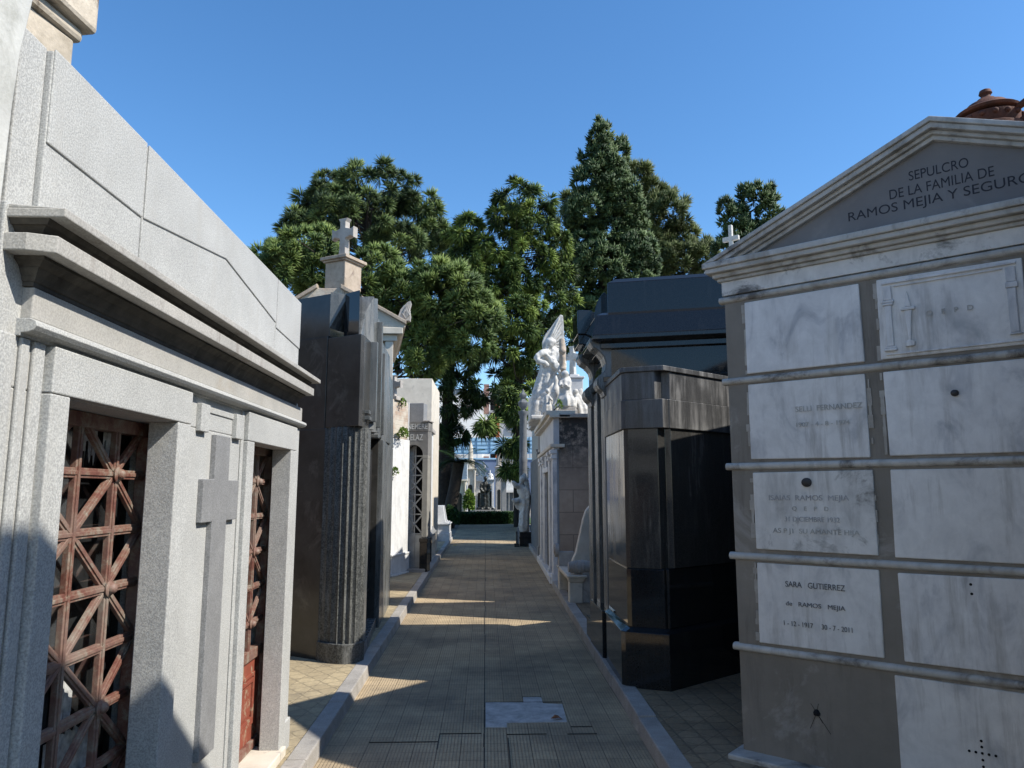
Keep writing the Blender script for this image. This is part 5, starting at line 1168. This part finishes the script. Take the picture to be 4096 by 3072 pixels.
# block of flats
fb = thing('apartment_block', (0, 116, .02), 'white block of flats with brown window panels and an orange strip beyond the wall', 'building')
m = MB(); m.box(-22, -.5, 110, 125, .02, 16.2); m.build('white_wall', M['cream'], fb)
m = MB(); m.box(-.5, .62, 110.3, 125, .02, 16.9); m.build('recessed_wall', M['cream'], fb)
m = MB(); m.box(2.0, 16, 110.2, 125, .02, 15.6); m.build('grey_wall', stone('grey_render', (.42, .42, .42), (.52, .52, .51), .6, bump=.05), fb)
m = MB(); m.box(.62, 2.0, 111.5, 125, .02, 17.2); m.build('loggia_back', plain('dark_loggia', (.09, .07, .065), .7), fb)
m = MB(); m.box(1.45, 2.0, 110.1, 111.5, .02, 17.2); m.build('orange_strip', M['orange_panel'], fb)
for z in (5.2, 7.9, 10.6, 13.3, 16.0):
    m = MB(); m.box(.62, 1.45, 110.1, 111.5, z, z + .35); m.build('balcony', plain('balcony_slab', (.4, .38, .36), .8) if z == 5.2 else bpy.data.materials['balcony_slab'], fb)
    m = MB(); m.box(-.32, .45, 110.24, 110.3, z - .2, z + 1.6); m.build('brown_panel', M['brown_panel'], fb)
    for x in (-4.2, -7.4, -10.6, 4.2):
        m = MB(); m.box(x - .95, x + .95, 109.95, 110.02 if x < 0 else 110.22, z - .1, z + .8); w1 = m.build('window', M['white_paint'], fb)
        m = MB()
        for k in range(3): m.box(x - .88 + k * .6, x - .34 + k * .6, 109.93, 109.96, z - .03, z + .73)
        m.build('pane', M['glass_far'], w1)
m = MB(); m.box(-2.7, -2.1, 109.6, 110, 9.6, 10.0); m.build('air_conditioner', M['white_paint'], fb, .02)

# ================================================================== trees
def shoots(cent, dirs, rad, n, width, droop, spread=1.0, tint_base=None):
    """spiky leaf shoots radiating from every clump centre; returns vertices, triangles and tints"""
    k = len(cent); N = k * n
    C = np.repeat(cent, n, 0); D = np.repeat(dirs, n, 0); Rr = np.repeat(rad, n)
    d = rng.normal(size=(N, 3)); d /= np.linalg.norm(d, axis=1)[:, None]
    d = d * spread + D * .75; d /= np.linalg.norm(d, axis=1)[:, None]
    L = Rr * rng.uniform(.65, 1.1, N)
    base = C + d * (Rr * .12)[:, None]; mid = C + d * (L * .62)[:, None]; tip = C + d * L[:, None]; tip[:, 2] -= droop * L; mid[:, 2] -= droop * L * .3
    s = np.cross(d, rng.normal(size=(N, 3))); s /= np.linalg.norm(s, axis=1)[:, None] + 1e-9; u = np.cross(d, s)
    w_ = (width * rng.uniform(.7, 1.3, N))[:, None]
    V = np.stack([base, mid + s * w_, mid - s * w_ * .5 + u * w_ * .87, mid - s * w_ * .5 - u * w_ * .87, tip], 1)
    f = np.array([[0, 2, 1], [0, 3, 2], [0, 1, 3], [4, 1, 2], [4, 2, 3], [4, 3, 1]])
    F = (np.arange(N)[:, None, None] * 5 + f[None]).reshape(-1, 3)
    tb = np.repeat(tint_base if tint_base is not None else rng.uniform(.1, .75, k), n)
    T = np.clip(tb[:, None] + rng.normal(0, .1, (N, 1)) + np.array([[-.1, 0, 0, 0, .22]]), 0, 1)
    return V.reshape(-1, 3), F, T.reshape(-1)
def lump_points(lumps, y, depth, per, jit=.12, keep=1.0, ymul=1.0):
    P = []; Dn = []
    for (x, z, rx, rz) in lumps:
        yc = y + rng.uniform(-depth, depth); ry = (rx + rz) / 2 * ymul
        n = max(10, int(per * (rx * rz + rx * ry + ry * rz) / 3 * 4))
        d = rng.normal(size=(n, 3)); d /= np.linalg.norm(d, axis=1)[:, None]
        d = d[(d[:, 2] > -.75) & (rng.random(n) < keep)]
        k = rng.uniform(1 - 2.2 * jit, 1 + jit * .3, len(d))[:, None]
        P.append(np.array([x, yc, z]) + d * np.array([rx, ry, rz]) * k); Dn.append(d)
    return np.concatenate(P), np.concatenate(Dn)
def branches(m, pts, axis_fn, zlow, drop, frac, r0=.05, sag=.3):
    """limbs from the trunk out to a share of the clumps"""
    for p in pts[rng.random(len(pts)) < frac]:
        z0 = max(zlow, p[2] - drop * rng.uniform(.3, 1.0)); a = np.array(axis_fn(z0)); mid = a * .45 + p * .55; mid[2] -= sag * rng.uniform(.2, 1)
        m.tube([tuple(a), tuple(a * .75 + mid * .25), tuple(mid), tuple(p)], [r0 * 1.3, r0, r0 * .7, r0 * .3], 5, False)
def tree(name, label, y, lumps, trunk, per, crad, n, width, mat, depth=1.0, droop=.15, spread=1.0, frac=.35, drop=1.5, keep=1.0, jit=.12, r0=.05, ymul=1.0, tint=(.1, .75), cat='tree', extra=None, sag=.3):
    t = thing(name, (trunk[0][0], trunk[0][1], 0), label, cat, None)
    P, D = lump_points(lumps, y, depth, per, jit, keep, ymul)
    if extra is not None:
        P = np.concatenate([P, extra]); D = np.concatenate([D, np.tile([[0, -.3, -.2]], (len(extra), 1))])
    tb = rng.uniform(tint[0], tint[1], len(P))
    V, F, T = shoots(P, D, rng.uniform(.75, 1.2, len(P)) * crad, n, width, droop, spread, tb)
    raw('crown', V, F, mat, t, T)
    tz = [q[2] for q in trunk]
    def ax(z):
        for a, b in zip(trunk, trunk[1:]):
            if z <= b[2]:
                s = (z - a[2]) / (b[2] - a[2] + 1e-6); s = min(max(s, 0), 1)
                return tuple(a[i] + (b[i] - a[i]) * s for i in range(3))
        return trunk[-1][:3]
    m = MB(); m.tube([q[:3] for q in trunk], [q[3] for q in trunk], 12)
    branches(m, P, ax, trunk[0][2] + 1, drop, frac, r0, sag); m.build('trunk', M['bark'], t, smooth=50)
    return t
center = [(1.62, 15.34, 1.38, 0.98), (2.4, 14.42, 0.96, 1.09), (0.62, 14.62, 0.85, 0.77), (-0.92, 13.91, 1.06, 0.88), (-1.47, 12.99, 0.85, 0.88), (0.18, 13.24, 1.28, 0.98), (1.95, 12.8, 1.28, 1.09), (3.28, 13.5, 0.85, 0.98), (3.6, 11.9, 0.74, 1.09), (1.07, 11.65, 1.28, 1.09), (2.82, 10.77, 1.06, 1.2), (0.19, 11.19, 1.17, 0.98), (1.5, 9.63, 1.28, 1.2), (3.03, 8.98, 1.06, 1.09), (0.85, 8.08, 1.49, 1.09), (3.91, 10.1, 0.64, 1.09), (-0.91, 12.08, 0.96, 0.77), (2.15, 7.43, 1.28, 0.98), (0.21, 6.55, 1.28, 0.77), (1.5, 5.91, 0.96, 0.88), (-1.43, 9.39, 0.85, 0.77), (1.5, 5.15, 0.5, 0.8)]
low = [(-8.29, 10.9, 0.96, 0.5), (-6.95, 10.82, 1.14, 0.9), (-7.89, 9.97, 1.05, 0.72), (-4.52, 10.38, 1.05, 0.81), (-3.26, 10.02, 1.05, 0.72), (-3.06, 9.1, 1.58, 1.08), (-1.46, 9.12, 1.4, 1.08), (-0.55, 8.21, 1.14, 0.99), (-2.15, 7.83, 1.58, 0.9), (-0.9, 7.29, 1.05, 0.72), (-2.66, 6.74, 1.05, 0.72), (-6.29, 9.81, 1.05, 0.81), (-1.82, 9.85, 1.05, 0.63), (-5.4, 9.3, 1.0, .8)]
broad = [(-7.7, 20.87, 3.09, 1.88), (-10.28, 19.6, 1.97, 1.45), (-11.38, 18.21, 1.97, 1.3), (-5.04, 19.37, 2.25, 1.74), (-8.5, 18.4, 2.53, 1.59), (-3.84, 17.55, 1.27, 1.3), (-11.94, 17.75, 1.27, 0.87), (-5.87, 17.22, 2.25, 1.45), (-10.32, 20.83, 1.41, 1.16), (-3.42, 18.16, 0.98, 1.16)]
conifer = [(7.33, 24.9, 0.42, 0.75), (7.3, 24.2, .62, .9), (7.9, 22.4, .7, 1.0), (7.09, 22.98, 0.96, 1.16), (8.75, 23.32, 0.34, 1.22), (6.91, 21.09, 1.29, 1.3), (7.94, 20.48, 1.41, 1.45), (6.29, 19.21, 1.29, 1.3), (8.2, 18.32, 1.86, 1.59), (6.4, 17.07, 1.46, 1.45), (9.34, 16.49, 1.57, 1.74), (7.26, 15.56, 1.86, 1.74), (9.75, 14.98, 1.12, 1.45), (5.48, 18.89, 0.37, 1.04), (5.79, 14.94, 1.12, 1.74), (8.7, 14.07, 1.69, 1.16), (6.8, 12.5, 1.9, 1.6), (9, 12.3, 1.8, 1.5), (8.3, 21.6, .8, 1.2), (8.9, 20.0, 1.0, 1.3), (9.4, 18.6, .9, 1.2), (7.5, 22.4, .8, 1.2)]
behind = [(11.72, 25.79, 1.08, 1.18), (12.76, 24.3, 1.42, 1.39), (13.79, 22.45, 1.42, 1.56), (14.8, 20.61, 1.55, 1.56), (15.82, 19.16, 1.22, 1.25), (14.38, 18.77, 1.69, 1.39), (12.99, 19.86, 1.69, 1.74), (6.66, 23.46, 0.74, 1.04), (6.11, 21.79, 0.68, 1.04), (11.2, 23, 1.4, 1.5), (13, 17.2, 1.6, 1.2)]
small = [(9.28, 11.67, 0.54, 0.43), (9.69, 11.09, 0.45, 0.65), (8.61, 10.91, 0.51, 0.56), (8.19, 11.24, 0.18, 0.31), (8.65, 10.09, 0.57, 0.59), (9.46, 10.26, 0.63, 0.59), (8.03, 9.67, 0.27, 0.28), (9.87, 10.43, 0.33, 0.49), (9.1, 9.2, .7, .6)]
hang = np.array([[.1 + rng.uniform(-.3, .3), 31.4 + rng.uniform(-.3, .3), 4.3 + rng.uniform(-.25, .25)] for _ in range(7)] + [[1.15 + .9 * rng.uniform(-.5, .5), 31, 3.55 + rng.uniform(-.15, .15)] for _ in range(10)] + [[1.3 + rng.uniform(-.5, .3), 31, 2.55 + rng.uniform(-.1, .1)] for _ in range(6)] + [[1.1 + rng.uniform(-.5, .5), 32, 5.3 + rng.uniform(-.6, .6)] for _ in range(14)])
tree('bunya_pine', 'tall dark bunya pine with bright pompom tips in the middle of the picture', 34.6, center, [(1.55, 35, 0, .24), (1.5, 35, 6, .22), (1.5, 35, 12, .18), (1.65, 35, 15.5, .06)], 6, .56, 95, .027, M['leaf_bunya'], .9, .22, 1.0, .3, 1.6, .9, .2, .035, 1.1, (.0, .95), extra=hang, sag=.4)
tree('spreading_bunya_pine', 'dense low spreading bunya pine in front, just behind the black fluted tomb', 28.4, low, [(-4.8, 29, 0, .5), (-4.7, 29, 5, .42), (-4.6, 29, 9.8, .15)], 9.5, .5, 95, .024, M['leaf_low'], .8, .02, .8, .1, 1.2, .95, .14, .05, 1.3, (.1, .8))
tree('broad_bunya_pine', 'broad domed bunya pine standing highest at the left, behind the stone cross', 46, broad, [(-7.6, 46, 0, .6), (-7.6, 46, 12, .5), (-7.6, 46, 16.5, .4), (-7.7, 46, 20.5, .12)], 3.4, .74, 115, .032, M['leaf_far'], 1.6, .08, 1.0, .3, 2.6, .8, .22, .06, 1.2, (.0, .85))
tree('dark_trunked_pine', 'dark trunked pine at the garden edge left of the white flats', 35.2, [(-2.3, 6.6, 1.0, .8), (-1.3, 7.6, .9, .7), (-2.9, 8.0, .8, .7), (-1.9, 5.3, .55, .7), (-.75, 5.6, .35, .35), (-2.5, 4.4, .35, .5), (-1.35, 4.3, .35, .5)], [(-1.95, 36, 0, .5), (-1.9, 36, 3, .42), (-1.85, 36, 8, .34), (-1.9, 36, 11, .2)], 6, .48, 80, .026, M['leaf_bunya'], .5, .35, 1.0, .3, 1.0, .9, .25, .03, 1.0, (.0, .35))
tree('tall_cypress', 'tall pointed dark cypress rising highest right of the centre', 45.5, conifer, [(7.6, 46, 0, .5), (7.5, 46, 12, .4), (7.4, 46, 24, .06)], 15, .5, 34, .045, M['leaf_con'], .7, -.15, .75, .03, 1, .97, .2, .05, 1.1, (.0, .9))
tree('araucaria_pine', 'olive green araucaria behind the right side of the tall cypress', 54.5, behind, [(11.5, 55, 0, .5), (11.5, 55, 16, .4), (11.7, 55, 25, .08)], 6, .72, 85, .036, M['leaf_olive'], 1.2, -.1, .95, .2, 2, .88, .18, .06, 1.1, (.0, .8))
tree('small_cypress', 'small twisted cypress behind the left slope of the slab tomb pediment', 24.2, small, [(9.1, 24.5, 0, .22), (9.0, 24.5, 8, .18), (9.2, 24.5, 11.3, .05)], 45, .26, 34, .024, M['leaf_con'], .25, -.25, .75, .04, .8, .97, .22, .03, 1.0, (.0, .8))
# leaning palm
pm = thing('leaning_palm', (-1.7, 34.6, 0), 'leaning palm with arching fronds at the foot of the dark trunked pine', 'palm')
m = MB(); m.tube([(-1.75, 34.5, 0), (-1.6, 34.4, .9), (-1.4, 34.2, 1.9), (-1.22, 34, 2.95)], [.34, .3, .27, .26], 12); m.build('trunk', M['bark'], pm, smooth=50)
VV = []; FF = []; TT = []; nv = 0
for k in range(34):
    az = 2 * math.pi * k / 34 + rng.uniform(-.1, .1); el = rng.uniform(.15, 1.1); Lf = rng.uniform(1.15, 1.6)
    if abs(math.cos(az)) > .6 and k % 2 == 0: el = .35
    for i in range(24):
        t = (i + 1) / 24; r_ = Lf * t * math.cos(el * (1 - .5 * t)); z = 2.95 + Lf * (math.sin(el) * t - .75 * t * t * (1 if el < .7 else .55))
        c_ = np.array([-1.22 + r_ * math.cos(az), 34 + r_ * math.sin(az), z]); out_ = np.array([math.cos(az), math.sin(az), 0]); sd = np.array([-math.sin(az), math.cos(az), 0])
        for s_ in (-1, 1):
            ln = .46 * math.sin(math.pi * min(1, t * .9 + .1)) + .05; tip_ = c_ + sd * s_ * ln * .8 + out_ * ln * .5 + np.array([0, 0, -.05]); wv = out_ * .035
            VV += [c_ - wv, c_ + wv, tip_]; FF.append([nv, nv + 1, nv + 2]); nv += 3; TT += [rng.uniform(.1, .8)] * 3
raw('crown', np.array(VV), np.array(FF), M['leaf_palm'], pm, np.array(TT))
# weeds growing on the crumbling pilaster
def weed(c, r, n, label):
    b = thing('wall_weed', c, label, 'weed', 'weeds sprouting on the tombs'); leaf_cloud(n, ball(c, r), .045, M['leaf_bush'], 'foliage', b)
    m = MB(); m.tube([(c[0] - .12, c[1] + .05, c[2] - .1), c], [.012, .006], 5); m.build('stem', M['bark'], b)
weed((-1.56, 14.1, 2.70), (.08, .14, .10), 240, 'bright green weed sprouting where brick meets the white pilaster')
weed((-1.68, 13.9, 1.98), (.05, .07, .07), 110, 'small green weed low on the white pilaster edge')
weed((-1.60, 14.25, 3.3), (.06, .08, .09), 80, 'tiny green weed at the top of the crumbling brick')
weed((1.36, 13.6, 3.2), (.05, .05, .08), 70, 'tiny weed beside the base of the praying woman statue')
# bird on the cypress tip
bd = thing('perched_bird', (7.4, 45.4, 25.2), 'tiny grey bird perched on the very tip of the tall cypress', 'bird')
m = MB(); m.ell((7.4, 45.4, 25.45), (.09, .17, .13), 10, 8, Matrix.Rotation(R(40), 3, 'X')); m.ell((7.4, 45.28, 25.6), (.065, .07, .065), 10, 8); m.tube([(7.4, 45.22, 25.6), (7.4, 45.14, 25.58)], [.02, .004], 6); m.tube([(7.4, 45.48, 25.36), (7.4, 45.7, 25.2)], [.05, .03], 6); m.tube([(7.38, 45.4, 25.35), (7.38, 45.4, 25.2)], .012, 5); m.tube([(7.42, 45.4, 25.35), (7.42, 45.4, 25.2)], .012, 5)
remeshed('body', m, .02, plain('grey_feathers', (.3, .3, .31), .8), bd, 1)
